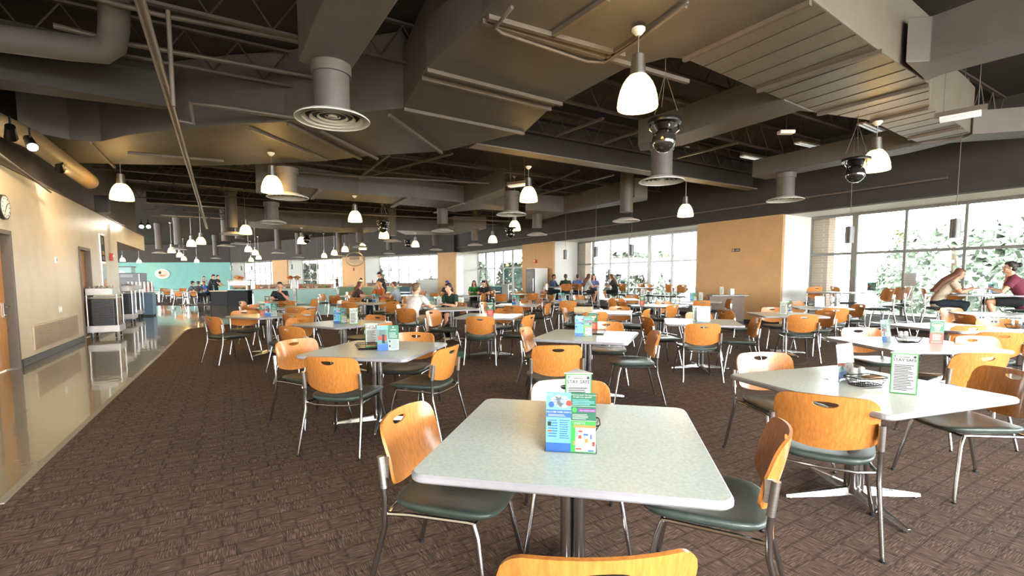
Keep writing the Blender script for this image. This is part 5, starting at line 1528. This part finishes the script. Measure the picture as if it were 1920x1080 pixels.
put('safety', (2.271, 2.701, 0.741), -28, 'tall white STAY SAFE booklet on the big right table', 0, 1.02)
put('safety', (-1.394, 4.647, 0.741), 12, 'STAY SAFE tent behind the wire caddy on the table left of centre')
put('caddy', (-1.383, 4.470, 0.741), 10, 'black wire caddy on the table left of centre')
put('sports', (-1.169, 4.398, 0.741), 14, 'leaflet pair with a sports photo on the table left of centre')
put('napkins', (-1.362, 4.574, 0.741), 0, 'napkins in the caddy on the table left of centre', .02)
put('welcome', (0.833, 5.448, 0.741), -3, 'blue and green leaflet pair on the table behind the nearest one')
put('basket', (1.040, 6.002, 0.741), -20, 'green and red menu tent on the table behind the nearest one')
put('caddy', (1.009, 5.599, 0.741), 0, 'wire caddy on the table behind the nearest one')
put('sports', (3.868, 4.812, 0.741), 30, 'leaflet stand seen edge-on on the right-hand table with the red tent')
put('caddy', (4.083, 4.806, 0.741), 5, 'brown wire caddy on the right-hand table with the red tent')
put('shaker', (4.208, 5.058, 0.741), 0, 'left salt shaker on the right-hand table with the red tent', .006)
put('shaker', (4.264, 5.056, 0.741), 0, 'right salt shaker on the right-hand table with the red tent', .006)
put('basket', (4.305, 4.759, 0.741), -10, 'menu tent with a white basket over red on the right-hand table')
put('welcome', (-2.628, 7.159, 0.741), 6, 'blue and green leaflet pair on the second table at left')
put('safety', (-2.384, 7.065, 0.741), 10, 'STAY SAFE tent right of the leaflets on the second table at left')
put('safety', (2.857, 7.288, 0.741), 0, 'white tent behind the leaflets on the right-of-centre table')
put('welcome', (2.943, 7.193, 0.741), -6, 'blue and green leaflet pair on the right-of-centre table')
put('safety', (4.915, 8.481, 0.741), -30, 'grey menu tent on the table in front of the tan pier')
put('sports', (5.343, 8.992, 0.741), 38, 'leaflet stand edge-on beside the grey tent by the tan pier')
put('sports', (7.062, 10.761, 0.741), -10, 'leaflet pair on the table before the white reveal')
put('caddy', (6.536, 6.061, 0.741), 6, 'wire caddy with shakers at the right frame edge')
put('shaker', (6.840, 6.393, 0.741), 0, 'left salt shaker at the right frame edge', .006)
put('shaker', (6.938, 6.389, 0.741), 0, 'right salt shaker at the right frame edge', .006)
put('sports', (-4.408, 8.566, 0.741), 18, 'pale blue leaflet pair on the leftmost table')
put('basket', (-4.605, 8.699, 0.741), 20, 'red and black tent left of the leaflets on the leftmost table')
put('caddy', (-5.712, 11.580, 0.741), 10, 'dark caddy on the second table from the carpet edge')
put('basket', (-6.551, 12.588, 0.741), 20, 'gold and brown tent on the second table from the carpet edge')
put('sports', (-4.021, 13.831, 0.741), 5, 'leaflet pair left of the white-shirted man')
put('caddy', (-4.150, 13.532, 0.741), 5, 'condiment caddy beside the leaflets left of the white-shirted man')
put('shaker', (-4.166, 13.533, 0.741), 0, 'salt shaker in the caddy left of the white-shirted man', .006)
put('welcome', (-2.024, 11.563, 0.741), 4, 'pale leaflet pair on the table of the two talking men')
put('safety', (-1.785, 11.547, 0.741), 4, 'narrow tent between the two talking men')
put('basket', (-0.387, 8.494, 0.741), -8, 'single menu tent on the table behind the dark-shirted man')
put('sports', (0.097, 12.127, 0.741), -4, 'leaflet pair on the table with white papers')
put('shaker', (0.208, 12.120, 0.741), 0, 'salt shaker on the table with white papers')
put('sports', (1.486, 14.048, 0.741), 0, 'blue leaflet on the table before the bar-height group')
put('caddy', (1.754, 14.026, 0.741), 0, 'red and brown caddy on the table before the bar-height group')
put('basket', (3.238, 11.670, 0.741), -20, 'menu tent on the corner-on table')
put('shaker', (3.316, 11.435, 0.741), 0, 'salt shaker on the corner-on table')
put('welcome', (5.434, 14.065, 0.741), -6, 'leaflet pair beside the wall counter table')
put('safety', (5.635, 14.049, 0.741), 0, 'white tent on the table beside the wall counter')
put('sports', (10.145, 13.266, 1.031), -30, 'leaflet pair on the high table left of the two women')
put('caddy', (10.064, 13.278, 1.031), 0, 'wire caddy on the high table left of the two women')
put('sports', (11.399, 11.134, 1.031), -20, 'blue leaflet between the two women by the window')
put('sports', (5.083, 21.539, 1.031), -10, 'small green leaflet on the left of the middle window high table')
put('basket', (6.496, 19.884, 1.031), -10, 'menu tent on the right of the middle window high table')
put('sports', (-6.393, 19.300, 0.741), 0, 'blue leaflet beside the brown-haired woman')
def simple(name, label, cat, loc, fn, rz=0, group=None):
    t = thing(name, label, cat, loc, R(rz), group); fn(t); return t
def cup(t):
    MB().lathe([(.001, .002), (.030, .002), (.040, .12), (.038, .12), (.028, .008), (.001, .008)], n=16).build('cup_body', ACRYL, t, smooth=True, autos=.8)
    MB().lathe([(.001, .012), (.029, .012), (.035, .08), (.001, .08)], n=14).build('ice_drink', mat('iced_water', h('E4ECEC'), .2, noise=.05), t, smooth=True, autos=.8)
simple('drinking_cup', 'clear cup in front of the long-haired woman', 'cup', (10.227, 10.500, 1.031), cup, group='clear cups')
simple('drinking_cup', 'clear cup in front of the woman in maroon', 'cup', (10.938, 10.790, 1.031), cup, group='clear cups')
simple('drinking_cup', 'clear glass held near the dark-shirted man', 'cup', (-1.719, 12.007, 0.741), cup, group='clear cups')
def tray(t):
    MB().prism(rounded_rect(.42, .30, .04), 0, .012).build('tray_base', BLACKP, t, bevel=.004)
    MB().prism(rounded_rect(.14, .10, .03), .012, .03).build('food_wrapper', PAPER, t, bevel=.005)
simple('food_tray', 'dark tray in front of the long-haired woman', 'tray', (10.055, 10.520, 1.031), tray, -40, 'dark food trays')
simple('food_tray', 'dark tray in front of the woman in maroon', 'tray', (10.758, 10.437, 1.031), tray, -40, 'dark food trays')
simple('food_tray', 'dark tray in front of the dark-shirted man', 'tray', (-1.563, 11.760, 0.741), tray, 20, 'dark food trays')
def phone(t): MB().prism(rounded_rect(.07, .14, .01), 0, .009).build('phone_body', BLACKP, t, bevel=.002)
simple('phone', 'dark phone held by the long-haired woman', 'phone', (9.72 + .46, 10.72 - .36, 1.185), phone, -128)
def box_(t):
    MB().box((0, 0, .05), (.34, .24, .10)).build('carton', mat('tan_box', h('BFB08C'), .7, noise=.08), t, bevel=.006)
    MB().box((0, 0, .101), (.345, .245, .006)).build('lid', mat('tan_box_lid', h('CCBE9B'), .7, noise=.08), t, bevel=.002)
simple('storage_box', 'shallow tan box lying on a mid-hall table', 'box', (1.425, 9.347, 0.741), box_, -16)
def papers(t): MB().box((0, 0, .002), (.28, .21, .004)).build('sheets', PAPER, t)
simple('paper_stack', 'white sheets on the table in mid hall', 'papers', (-0.243, 11.907, 0.741), papers, -9)
simple('napkin_dispenser', 'white napkin box on the wall counter', 'napkin dispenser', (6.6, 14.15, .902), lambda t: MB().box((0, 0, .09), (.12, .16, .18)).build('case', WHITEP, t, bevel=.01), 0)
put('safety', (6.3, 14.15, .902), 0, 'dark menu tent on the wall counter')
def bag(t):
    q = MB(); q.ell((0, 0, .17), (.16, .22, .17)); q.build('bag_body', BLACKP, t, smooth=True)
    MB().tube([(-.05, -.1, .30), (0, -.05, .40), (0, .05, .40), (-.05, .1, .30)], .01, 6).build('strap', BLACKP, t, smooth=True)
simple('backpack', 'black bag on the floor between the two talking men', 'bag', (-1.517, 11.233, 0.000), bag, 20)
def shoesb(t): MB().box((0, 0, .07), (.30, .22, .14)).build('bag_body', mat('green_cloth', h('33503F'), .8, noise=.2), t, bevel=.03)
simple('tote_bag', 'small dark green bag on the carpet right of the white-shirted man', 'bag', (-0.977, 8.328, 0.000), shoesb, 10)

# ================================================================== FIXTURES ON THE LEFT WALL
def on_left(px_loc): return Vector(px_loc)
FACE_L = ROOM_ANG    # local +X faces into the hall
t = thing('wall_clock', 'round wall clock with a dark rim beside the near door', 'clock', (-7.841, 7.321, 2.539), FACE_L)
Mx = Matrix.Rotation(R(90), 4, 'Y')
q = MB(); q.tube([(0, 0, 0), (.05, 0, 0)], .19, 32); q.build('clock_rim', BLACKP, t, smooth=True, autos=.6)
MB().tube([(.05, 0, 0), (.053, 0, 0)], .165, 32).build('clock_face', WHITEP, t)
q = MB()
for k in range(12):
    a = k * math.pi / 6; q.box((.055, .14 * math.sin(a), .14 * math.cos(a)), (.003, .012, .03), M=Matrix.Rotation(-a, 3, 'X'))
q.build('hour_marks', INK, t)
q = MB(); q.box((.058, .03, .03), (.003, .012, .10), M=Matrix.Rotation(R(-50), 3, 'X')); q.box((.058, -.03, -.04), (.003, .008, .13), M=Matrix.Rotation(R(-35), 3, 'X')); q.build('clock_hands', INK, t)
t = thing('wall_vent', 'long cream return-air grille low on the left wall', 'vent', W((11.206 + 13.972) / 2, BL, .0), FACE_L)
gl = 13.972 - 11.206
q = MB(); q.box((.012, 0, .42), (.024, gl, .44)); q.build('vent_frame', mat('beige_grille', h('B7A488'), .5, noise=.05), t, bevel=.006)
q = MB()
for k in range(16): q.box((.027, 0, .24 + k * .024), (.006, gl - .08, .010), M=Matrix.Rotation(R(25), 3, 'Y'))
q.box((.03, 0, .42), (.006, .02, .40)); q.build('louvres', mat('beige_grille2', h('A4927A'), .5, noise=.05), t)
def picture(label, p, wd, hh, cols):
    t = thing('framed_picture', label, 'picture', p, FACE_L, 'framed pictures on the left wall')
    MB().box((.015, 0, 0), (.03, wd, hh)).build('picture_frame', BRUSH, t, bevel=.004)
    q = MB(); q.use(PAPER); q.box((.032, 0, 0), (.004, wd - .06, hh - .06))
    for y, z, a, b, m_ in cols: q.use(m_); q.box((.035, y, z), (.003, a, b))
    q.build('print', None, t)
picture('upper framed picture above the tray carts', (-11.223, 12.949, 2.272), .52, .78, [(0, .0, .44, .70, INK), (-.05, .2, .16, .16, GOLDP), (0, -.12, .3, .1, GOLDP), (.05, -.26, .3, .1, PAPER)])
picture('lower framed picture above the tray carts', (-11.240, 12.977, 1.531), .50, .72, [(0, .1, .3, .35, TEALP), (0, -.2, .2, .2, ORANGEP), (.05, 0, .05, .4, GREENP)])
t = thing('fire_alarm', 'red fire alarm box at the end of the left wall', 'fire alarm', (-11.786, 13.886, 2.085), FACE_L)
MB().box((.03, 0, 0), (.06, .16, .22)).build('alarm_case', RED, t, bevel=.01); MB().box((.07, 0, .03), (.02, .08, .06)).build('strobe_lens', WHITEP, t, bevel=.008)
MB().tube([(.02, 0, .11), (.02, 0, .95)], .014, 6).build('conduit', CREAM, t)
t = thing('thermostat', 'small thermostat on the cream left wall', 'thermostat', (-9.098, 9.413, 1.810), FACE_L)
MB().box((.015, 0, 0), (.03, .09, .12)).build('case', BRUSH, t, bevel=.006); MB().box((.031, -.02, .01), (.004, .05, .06)).build('display', INK, t)
t = thing('light_switch', 'pair of light switches left of the tray carts', 'light switch', (-9.152, 9.502, 0.825), FACE_L)
MB().box((.005, 0, 0), (.01, .16, .12)).build('plate', WHITEP, t, bevel=.003)
for s in (-1, 1): MB().box((.014, s * .035, 0), (.012, .03, .06)).build('rocker', WHITEP, t, bevel=.003)
t = thing('wall_box_speaker', 'dark square box mounted high at the far end of the left wall', 'speaker', W(AL_END - 2.6, BL + .16, 3.42), FACE_L)
MB().box((0, 0, 0), (.28, .32, .42)).build('cabinet', BLACKM, t, bevel=.01); MB().box((.142, 0, 0), (.006, .26, .36)).build('grille', BLACKP, t)
def alarm_r(label, p, rz=ROOM_ANG + math.pi):
    t = thing('fire_alarm', label, 'fire alarm', p, rz)
    MB().box((.03, 0, 0), (.06, .14, .2)).build('alarm_case', RED, t, bevel=.01); MB().box((.07, 0, .03), (.02, .08, .06)).build('strobe_lens', WHITEP, t, bevel=.008)
    MB().tube([(.02, 0, .1), (.02, 0, .8)], .012, 6).build('conduit', TAN, t)
alarm_r('red fire alarm on the pier above the drinks cooler', Vector((1.237, 24.151, 2.281)) - UB * .03)
t = thing('fire_alarm', 'small red alarm on the far tan pier under the round sign', 'fire alarm', K0 + D2 * sK(-12.7, 38.0) + Vector((0, 0, 2.2)), rz2 - math.pi / 2 )
MB().box((-.03, 0, 0), (.06, .16, .22)).build('alarm_case', RED, t, bevel=.01)
t = thing('wall_sign', 'small dark sign with a round symbol on the tan pier', 'sign', (6.944, 14.654, 2.261), ROOM_ANG + math.pi)
MB().box((.006, 0, 0), (.012, .26, .09)).build('sign_plate', INK, t)
q = MB(); q.use(PAPER); q.tube([(.0125, -.08, 0), (.014, -.08, 0)], .032, 16); q.box((.014, .05, -.008), (.003, .13, .02)); q.box((.014, .06, .02), (.003, .10, .008)); q.build('sign_print', None, t)

# ================================================================== TRAY CARTS, CABINET, SERVING AREA
def tray_cart(loc, rz, label):
    t = thing('tray_cart', label, 'cart', loc, rz, 'tray carts along the left wall')
    L, D = .78, .62
    MB().box((0, 0, .225), (L, D, .17)).build('base_tray', STEELW, t, bevel=.012)
    f = MB()
    for sx in (-1, 1):
        for sy in (-1, 1): f.tube([(sx * (L / 2 - .03), sy * (D / 2 - .03), .30), (sx * (L / 2 - .03), sy * (D / 2 - .03), 1.06)], .016, 10)
    for z in (.98, 1.06):
        for sx in (-1, 1): f.tube([(sx * (L / 2 - .03), -D / 2 + .03, z), (sx * (L / 2 - .03), D / 2 - .03, z)], .013, 8)
        for sy in (-1, 1): f.tube([(-L / 2 + .03, sy * (D / 2 - .03), z), (L / 2 - .03, sy * (D / 2 - .03), z)], .013, 8)
    f.build('upright_frame', BRUSH, t, smooth=True, autos=.8)
    MB().box((0, .04, 1.13), (L, D - .12, .16)).build('cutlery_box', STEELW, t, bevel=.008)
    q = MB()
    for k in range(26):
        x, y = random.uniform(-.33, .33), random.uniform(-.16, .22)
        q.tube([(x, y, 1.20), (x + random.uniform(-.05, .05), y + random.uniform(-.03, .03), 1.27)], [.018, .008], 6)
    q.build('cutlery', STEELW, t, smooth=True)
    for k, sx in enumerate((-1, 1)):
        for sy in (-1, 1):
            c = MB(); x, y = sx * (L / 2 - .09), sy * (D / 2 - .08)
            c.tube([(x, y - .018, .075), (x, y + .018, .075)], .072, 18); c.build('caster', BLACKP, t, smooth=True, autos=.6)
            MB().box((x, y, .145), (.06, .06, .05)).build('caster_fork', CHROME, t)
    return t
def tray_stack(loc, rz, n, m_, label):
    t = thing('tray_stack', label, 'stack of trays', loc, rz, 'stacks of trays on the carts')
    q = MB()
    for k in range(n): q.prism([(x + .004 * (k % 2), y) for x, y in rounded_rect(.35, .50, .05, 3)], .002 + k * .022, .002 + k * .022 + .013)
    q.build('trays', m_, t); return t
TRB = mat('dark_tray', h('201C1C'), .35, noise=.1); TRBL = mat('blue_tray', h('5E6F96'), .4, noise=.1); TRT = mat('tan_tray', h('A58C62'), .45, noise=.1)
carts = [((-10.263, 11.606, 0.000), 'nearest tray cart against the left wall'), ((-12.904, 15.341, 0.000), 'middle tray cart against the left wall'), ((-14.346, 17.496, -0.000), 'farthest tray cart against the left wall')]
for i, (p, lb) in enumerate(carts):
    P0 = Vector(p) + UB * .16
    tray_cart(P0, ROOM_ANG + R(90), lb)
    for s, m_, nm in ((-.18, TRB, 'black'), (.2, TRBL if i != 0 else TRT, 'blue' if i else 'tan')):
        o_ = P0 + UA * (-s) * 1.0 * -1
        tray_stack((P0.x + UB.x * 0 + UA.x * s, P0.y + UA.y * s, .311), ROOM_ANG + R(90), 29, m_, '%s stack of trays on the %s' % (nm, lb.split(' against')[0]))
cc = (-14.629, 18.517, 0.000)
t = thing('base_cabinet', 'slate blue cabinet with a grey top at the end of the left wall', 'cabinet', cc, ROOM_ANG)
MB().box((0, 0, .47), (.85, 1.0, .82)).build('carcass', mat('slate_blue_laminate', h('51748E'), .45, noise=.05), t, bevel=.008)
MB().box((0, 0, .90), (1.0, 1.2, .04)).build('worktop', mat('grey_worktop', h('8A8F8E'), .4, noise=.05), t, bevel=.006)
MB().box((0, 0, .03), (.8, .95, .06)).build('plinth', INK, t)
q = MB(); q.box((0, -.503, .78), (.10, .006, .06)); q.build('cabinet_label', PAPER, t)
for i in range(7):
    tt = thing('cup_stack', 'tall stack of white cups on the slate cabinet, %s from its wall end' % ['first', 'second', 'third', 'fourth', 'fifth', 'sixth', 'seventh'][i], 'stack of cups', Vector(cc) + UB * (-.38 + .125 * i) + UA * (.25 - .02 * i) + Vector((0, 0, .921)), 0, 'cup stacks on the slate cabinet')
    q = MB()
    for k in range(12): q.lathe([(.001, .002 + k * .035), (.034, .002 + k * .035), (.042, .03 + k * .035), (.044, .034 + k * .035)], n=14)
    q.build('cups', WHITEP, tt, smooth=True, autos=.7)
# black drinks machine
t = thing('drinks_machine', 'tall black drinks machine in front of the teal wall', 'drinks machine', (-27.054, 33.562, 0.000), R(10))
MB().box((0, 0, .95), (1.5, .8, 1.9)).build('machine_body', BLACKP, t, bevel=.02); MB().box((.68, -.41, 1.1), (.06, .02, 1.5)).build('light_strip', WHITEP, t); MB().box((-.1, -.405, 1.7), (.8, .02, .2)).build('header', mat('dark_panel', h('2B2F33'), .3, noise=.1), t)
t = thing('header_sign', 'teal kiosk canopy with a white oval badge at the left', 'sign', (-29.784, 36.000, 1.937), R(10))
MB().box((0, 0, 0), (1.6, .5, .9)).build('canopy_box', TEALP, t, bevel=.02); MB().box((0, 0, .47), (1.7, .6, .06)).build('canopy_top', mat('brown_edge', h('5A4438'), .5, noise=.1), t)
MB().ell((-.1, -.26, 0), (.5, .02, .2)).build('oval_badge', WHITEP, t, smooth=True); MB().tube([(0, -.3, -.45), (0, -.3, -.47)], .05, 8).build('lamp', WHITEP, t)
MB().box((.0, 0, -1.45), (1.2, .4, 2.0)).build('kiosk_body', TEALP, t)
t = thing('oval_picture', 'large white-rimmed oval picture on the teal wall', 'picture', TW0.lerp(TW1, (-35.964 - TW0.x) / (TW1.x - TW0.x)) + Vector((0, -.14, 2.02)), R(6))
MB().ell((0, 0, 0), (.72, .05, .52), nu=32).build('picture_rim', WHITEP, t, smooth=True)
MB().ell((0, -.02, 0), (.58, .05, .40), nu=32).build('picture_face', mat('cream_art', h('D8CDB4'), .5, noise=.1), t, smooth=True)
q = MB(); q.use(INK); q.ell((-.2, -.06, .12), (.14, .02, .16)); q.use(ORANGEP); q.ell((0, -.06, -.16), (.32, .02, .1)); q.use(BRICK); q.ell((.15, -.062, -.1), (.14, .02, .08)); q.build('picture_shapes', None, t, smooth=True)

def counter(name, label, p, q_, dep, hgt, body, top, rz=None, skirt=False):
    p, q_ = Vector(p), Vector(q_); d = q_ - p; L = d.length; a = math.atan2(d.y, d.x)
    t = thing(name, label, 'counter', p + d / 2, a)
    if skirt:
        m_ = MB(); n = int(L / .09)
        for s_, yy_ in ((-1, 0),):
            pts = [( -L / 2 + L * k / n, yy_ + (.02 if k % 2 else -.02)) for k in range(n + 1)]
            vs = [(x, y, .01) for x, y in pts] + [(x, y * .4, hgt - .04) for x, y in pts]
            m_.add(vs, [(k, k + 1, n + 2 + k, n + 1 + k) for k in range(n)])
        m_.build('table_skirt', body, t, smooth=True)
        MB().box((0, dep / 2 + .03, hgt * .48), (L - .1, dep - .1, hgt * .9)).build('counter_body', INK, t)
    else:
        MB().box((0, dep / 2, hgt / 2 - .02), (L, dep, hgt - .06)).build('counter_body', body, t, bevel=.01)
    MB().box((0, dep / 2, hgt - .02), (L + .08, dep + .1, .045)).build('counter_top', top, t, bevel=.008)
    return t, L
STONE = mat('speckled_counter', h('C9B79A'), .35, noise=.15, nscale=40)
def sneeze(t, L, dep, hgt):
    for x in (-L / 2 + .05, L / 2 - .05):
        MB().tube([(x, .08, hgt), (x, .08, hgt + .42), (x, .2, hgt + .50), (x, dep - .05, hgt + .50), (x, dep - .05, hgt)], .025, 8).build('guard_post', CHROME, t, smooth=True, autos=.8)
    g = MB(); g.box((0, dep / 2, hgt + .47), (L, dep, .05)); g.build('guard_shelf', STONE, t); g = MB(); g.box((0, dep * .72, hgt + .12), (L - .2, dep * .4, .24)); g.build('display_ledge', mat('warm_display', h('B08A62'), .5, noise=.35, nscale=14), t); g = MB(); g.box((0, .08, hgt + .32), (L, .01, .2)); g.build('guard_glass', ACRYL, t)
s1, L = counter('salad_bar', 'left section of the pale teal salad bar', (-13.983, 25.421, 0.000), (-12.273, 26.345, 0.000), 1.0, .90, TEALP, STONE); sneeze(s1, L, 1.0, .90)
s2, L = counter('salad_bar', 'right section of the pale teal salad bar', (-12.026, 26.328, 0.000), (-10.180, 27.321, 0.000), 1.0, .90, TEALP, STONE); sneeze(s2, L, 1.0, .90)
BLKC = cloth('black_skirt', '17191C')
s3, L = counter('buffet_table', 'black skirted serving table at the left end of the salad bar', (-15.118, 25.003, 0.000), (-14.168, 25.185, 0.000), .9, .88, BLKC, TEALP, skirt=True); sneeze(s3, L, .9, .88)
s4, L = counter('buffet_table', 'black skirted table in front of the standing server', (-16.740, 26.119, 0.000), (-15.811, 26.056, 0.000), .8, .80, BLKC, STONE, skirt=True)
s5, L = counter('serving_counter', 'sage green serving counter behind the copper-haired woman', (-10.759, 29.239, 0.000), (-7.065, 29.631, 0.000), .9, .95, mat('sage_panel', h('86A68E'), .5, noise=.05), STONE)
s6, L = counter('serving_counter', 'brown back counter behind the standing cook', (-10.514, 34.312, 0.000), (-7.160, 33.559, 0.000), .8, 1.12, mat('brown_tile', h('7A5B44'), .5, noise=.2, nscale=8), BLACKM)
t, L = counter('partition', 'white panelled partition behind the two talking men', (-6.849, 33.531, 0.000), (-3.277, 33.211, 0.000), .2, 1.42, mat('off_white_panel', h('D2D8D6'), .5, noise=.04), BLACKM)
q = MB(); q.ell((.4, -.01, 1.12), (.24, .015, .14)); q.build('oval_badge', BRUSH, t, smooth=True)
t, L = counter('booth_partition', 'dark teal booth back below the third window', (-1.781, 28.546, 0.000), (-0.630, 27.821, 0.000), .25, .98, TEALD, TEALP)
t, L = counter('partition_post', 'pale grey end post of the booth partition', (-0.598, 27.819, 0.000), (-0.218, 27.790, 0.000), .4, 1.08, mat('pale_grey_panel', h('A9ADA6'), .5, noise=.05), STONE)
t, L = counter('booth_partition', 'striped blue booth bench behind the dark-shirted man', (-3.887, 33.266, 0.000), (-3.011, 33.188, 0.000), .25, 1.05, mat('striped_blue', h('7C9FB0'), .6, noise=.1), TEALP)
t, L = counter('booth_partition', 'deep teal seat back right of the grey-shirted man', (-6.745, 28.283, 0.000), (-6.157, 28.238, 0.000), .3, .92, TEALD, TEALD)
# food pans and bowls on the bars
MATF = [ORANGEP, LIMEP, REDP, PAPER, GOLDP, KRAFT, BRUSH]
ki = 0
for base_, n_, hz, dep, nm in ((s1, 9, .903, 1.0, 'left salad bar section'), (s2, 9, .903, 1.0, 'right salad bar section'), (s5, 8, .953, .9, 'sage green counter'), (s3, 4, .883, .9, 'black skirted table'), (s6, 7, 1.123, .8, 'brown back counter')):
    for k in range(n_):
        ln = {s1: 2.3, s2: 2.2}.get(base_, 2.0)
        bpy.context.view_layer.update()
        wd = max(c.dimensions.x for c in base_.children) - .5
        x = -wd / 2 + wd * k / (n_ - 1)
        p = base_.matrix_world @ Vector((x, dep / 2 + random.uniform(-.12, .12), hz + .003))
        mf = MATF[ki % 7]
        tall = ki % 3 == 0
        tt = thing('bottle' if tall else 'food_bowl', '%s %s on the %s, place %s from its left end' % (['orange', 'green', 'red', 'white', 'yellow', 'brown', 'steel'][ki % 7], 'dressing bottle' if tall else 'bowl of food', nm, ['first', 'second', 'third', 'fourth', 'fifth', 'sixth', 'seventh', 'eighth', 'ninth'][k]), 'bottle' if tall else 'bowl', p, 0, 'food on the serving counters')
        if tall: MB().lathe([(.001, .001), (.04, .001), (.04, .16), (.015, .20), (.015, .24), (.001, .24)], n=10).build('bottle_body', mf, tt, smooth=True, autos=.8)
        else:
            MB().lathe([(.001, .001), (.06, .001), (.13, .09), (.12, .09), (.055, .012)], n=14).build('bowl', WHITEP if ki % 2 else STEELW, tt, smooth=True, autos=.8)
            MB().ell((0, 0, .07), (.11, .11, .035), nu=12, nv=8).build('food', mf, tt, smooth=True)
        ki += 1
def flowers(p, label, m_):
    t = thing('flower_arrangement', label, 'flowers', p, 0, 'flower arrangements on the salad bar')
    MB().lathe([(.001, 0), (.10, 0), (.14, .10), (.12, .10)], n=14).build('bowl', KRAFT, t, smooth=True)
    q = MB()
    for k in range(22):
        a, r_ = random.uniform(0, 6.28), random.uniform(0, .2); q.ell((r_ * math.cos(a), r_ * math.sin(a), .2 - r_ * .5), (.05, .05, .035), nu=8, nv=6)
    q.build('blossoms', m_, t, smooth=True)
    q = MB()
    for k in range(10):
        a = k * .628; q.tube([(0, 0, .1), (.2 * math.cos(a), .2 * math.sin(a), .14)], [.02, .01], 5)
    q.build('leaves', LEAF[0], t)
for s_, x, lb, m_ in ((s3, 0, 'orange flower arrangement above the black skirted table', ORANGEP), (s1, -1.7, 'orange flower arrangement on the left salad bar section', GOLDP), (s1, .9, 'red flower arrangement between the salad bar sections', REDP), (s2, -1.0, 'pale flower arrangement on the right salad bar section', KRAFT)):
    bpy.context.view_layer.update()
    flowers(s_.matrix_world @ Vector((x, .5, (.90 if s_ is not s3 else .88) + .50)), lb, m_)
t = thing('heat_lamp', 'glowing heat lamp over the sage green counter', 'heat lamp', s5.matrix_world @ Vector((-.6, .45, .975)))
MB().tube([(0, .2, 0), (0, .2, .5), (0, .0, .52)], .015, 8).build('lamp_arm', CHROME, t, smooth=True); MB().lathe([(.13, .36), (.12, .42), (.04, .50), (.001, .51)], n=16).build('lamp_hood', CHROME, t, smooth=True); MB().ell((0, 0, .39), (.09, .09, .07)).build('bulb', WARMB, t, smooth=True)
t = thing('paper_notice', 'white paper notice taped inside the nearest window', 'notice', W(5.107 - 0, BG - .05, 1.35), ROOM_ANG + math.pi)
MB().box((0, 0, 0), (.004, .26, .34)).build('sheet', PAPER, t); q = MB()
for k in range(6): q.box((.004, 0, .11 - .045 * k), (.002, .18, .012))
q.build('printed_lines', mat('grey_print', h('5C6062'), .6, noise=.05), t)
# round hanging sign
t = thing('hanging_sign', 'round hanging sign lettered BREW below two rods', 'sign', (-8.975, 27.000, 2.544), R(5))
q = MB(); q.tube([(.5 * math.cos(2 * math.pi * k / 32), 0, .38 * math.sin(2 * math.pi * k / 32)) for k in range(33)], .03, 6); q.build('ring', mat('pale_bronze', h('A79F82'), .4, .3, noise=.1), t, smooth=True)
q = MB(); q.box((0, 0, .05), (.6, .02, .22)); q.box((0, 0, -.14), (.8, .02, .16)); q.build('sign_board', STONE, t)
q = MB(); text_bm(q, 'BREW', .2, Matrix.Translation((0, -.014, -.02)) @ FACE_Y, .004); q.build('lettering', mat('sign_letters', h('7B6A50'), .5, noise=.05), t)
q = MB()
for s in (-1, 1): q.tube([(s * .28, 0, .3), (s * .28, 0, 1.5)], .02, 6)
q.box((.15, 0, 1.5), (1.0, .05, .06)); q.build('hanging_rods', PIPE, t)
# counter fixed to the pier, drinks cooler
p = Vector((6.577, 14.295, 0.775)); pa = p.dot(UA)
t = thing('wall_counter', 'grey-topped counter on a brown panel before the tan pier', 'counter', (6.5, 14.2, 0), 0)
MB().box((0, 0, .88), (1.1, .46, .04)).build('counter_top', mat('grey_worktop', h('8A8F8E'), .4, noise=.05), t, bevel=.006)
MB().box((0, .05, .45), (1.05, .1, .80)).build('support_panel', mat('taupe_panel', h('7D6B5E'), .6, noise=.05), t)
MB().box((0, .05, .05), (1.05, .12, .1)).build('plinth', BASEB, t)
t = thing('drinks_cooler', 'white drinks cooler with a black glass door beside the middle window', 'drinks cooler', Vector(((1.244, 23.265, 0.938)[0], (1.244, 23.265, 0.938)[1], 0)), ROOM_ANG)
MB().box((0, 0, .98), (.75, .75, 1.86)).build('cooler_body', WHITEP, t, bevel=.02)
MB().box((-.39, 0, .98), (.04, .74, 1.80)).build('door', BLACKP, t, bevel=.01)
MB().box((-.413, 0, 1.1), (.004, .58, 1.3)).build('door_glass', mat('cooler_glass', h('2B2419'), .35, noise=.4, nscale=5), t)
MB().tube([(-.43, -.3, .8), (-.43, -.3, 1.4)], .012, 8).build('door_handle', CHROME, t)
q = MB()
for sx in (-1, 1):
    for sy in (-1, 1): q.tube([(sx * .3, sy * .3, 0), (sx * .3, sy * .3, .06)], .03, 8)
q.build('feet', BLACKP, t)
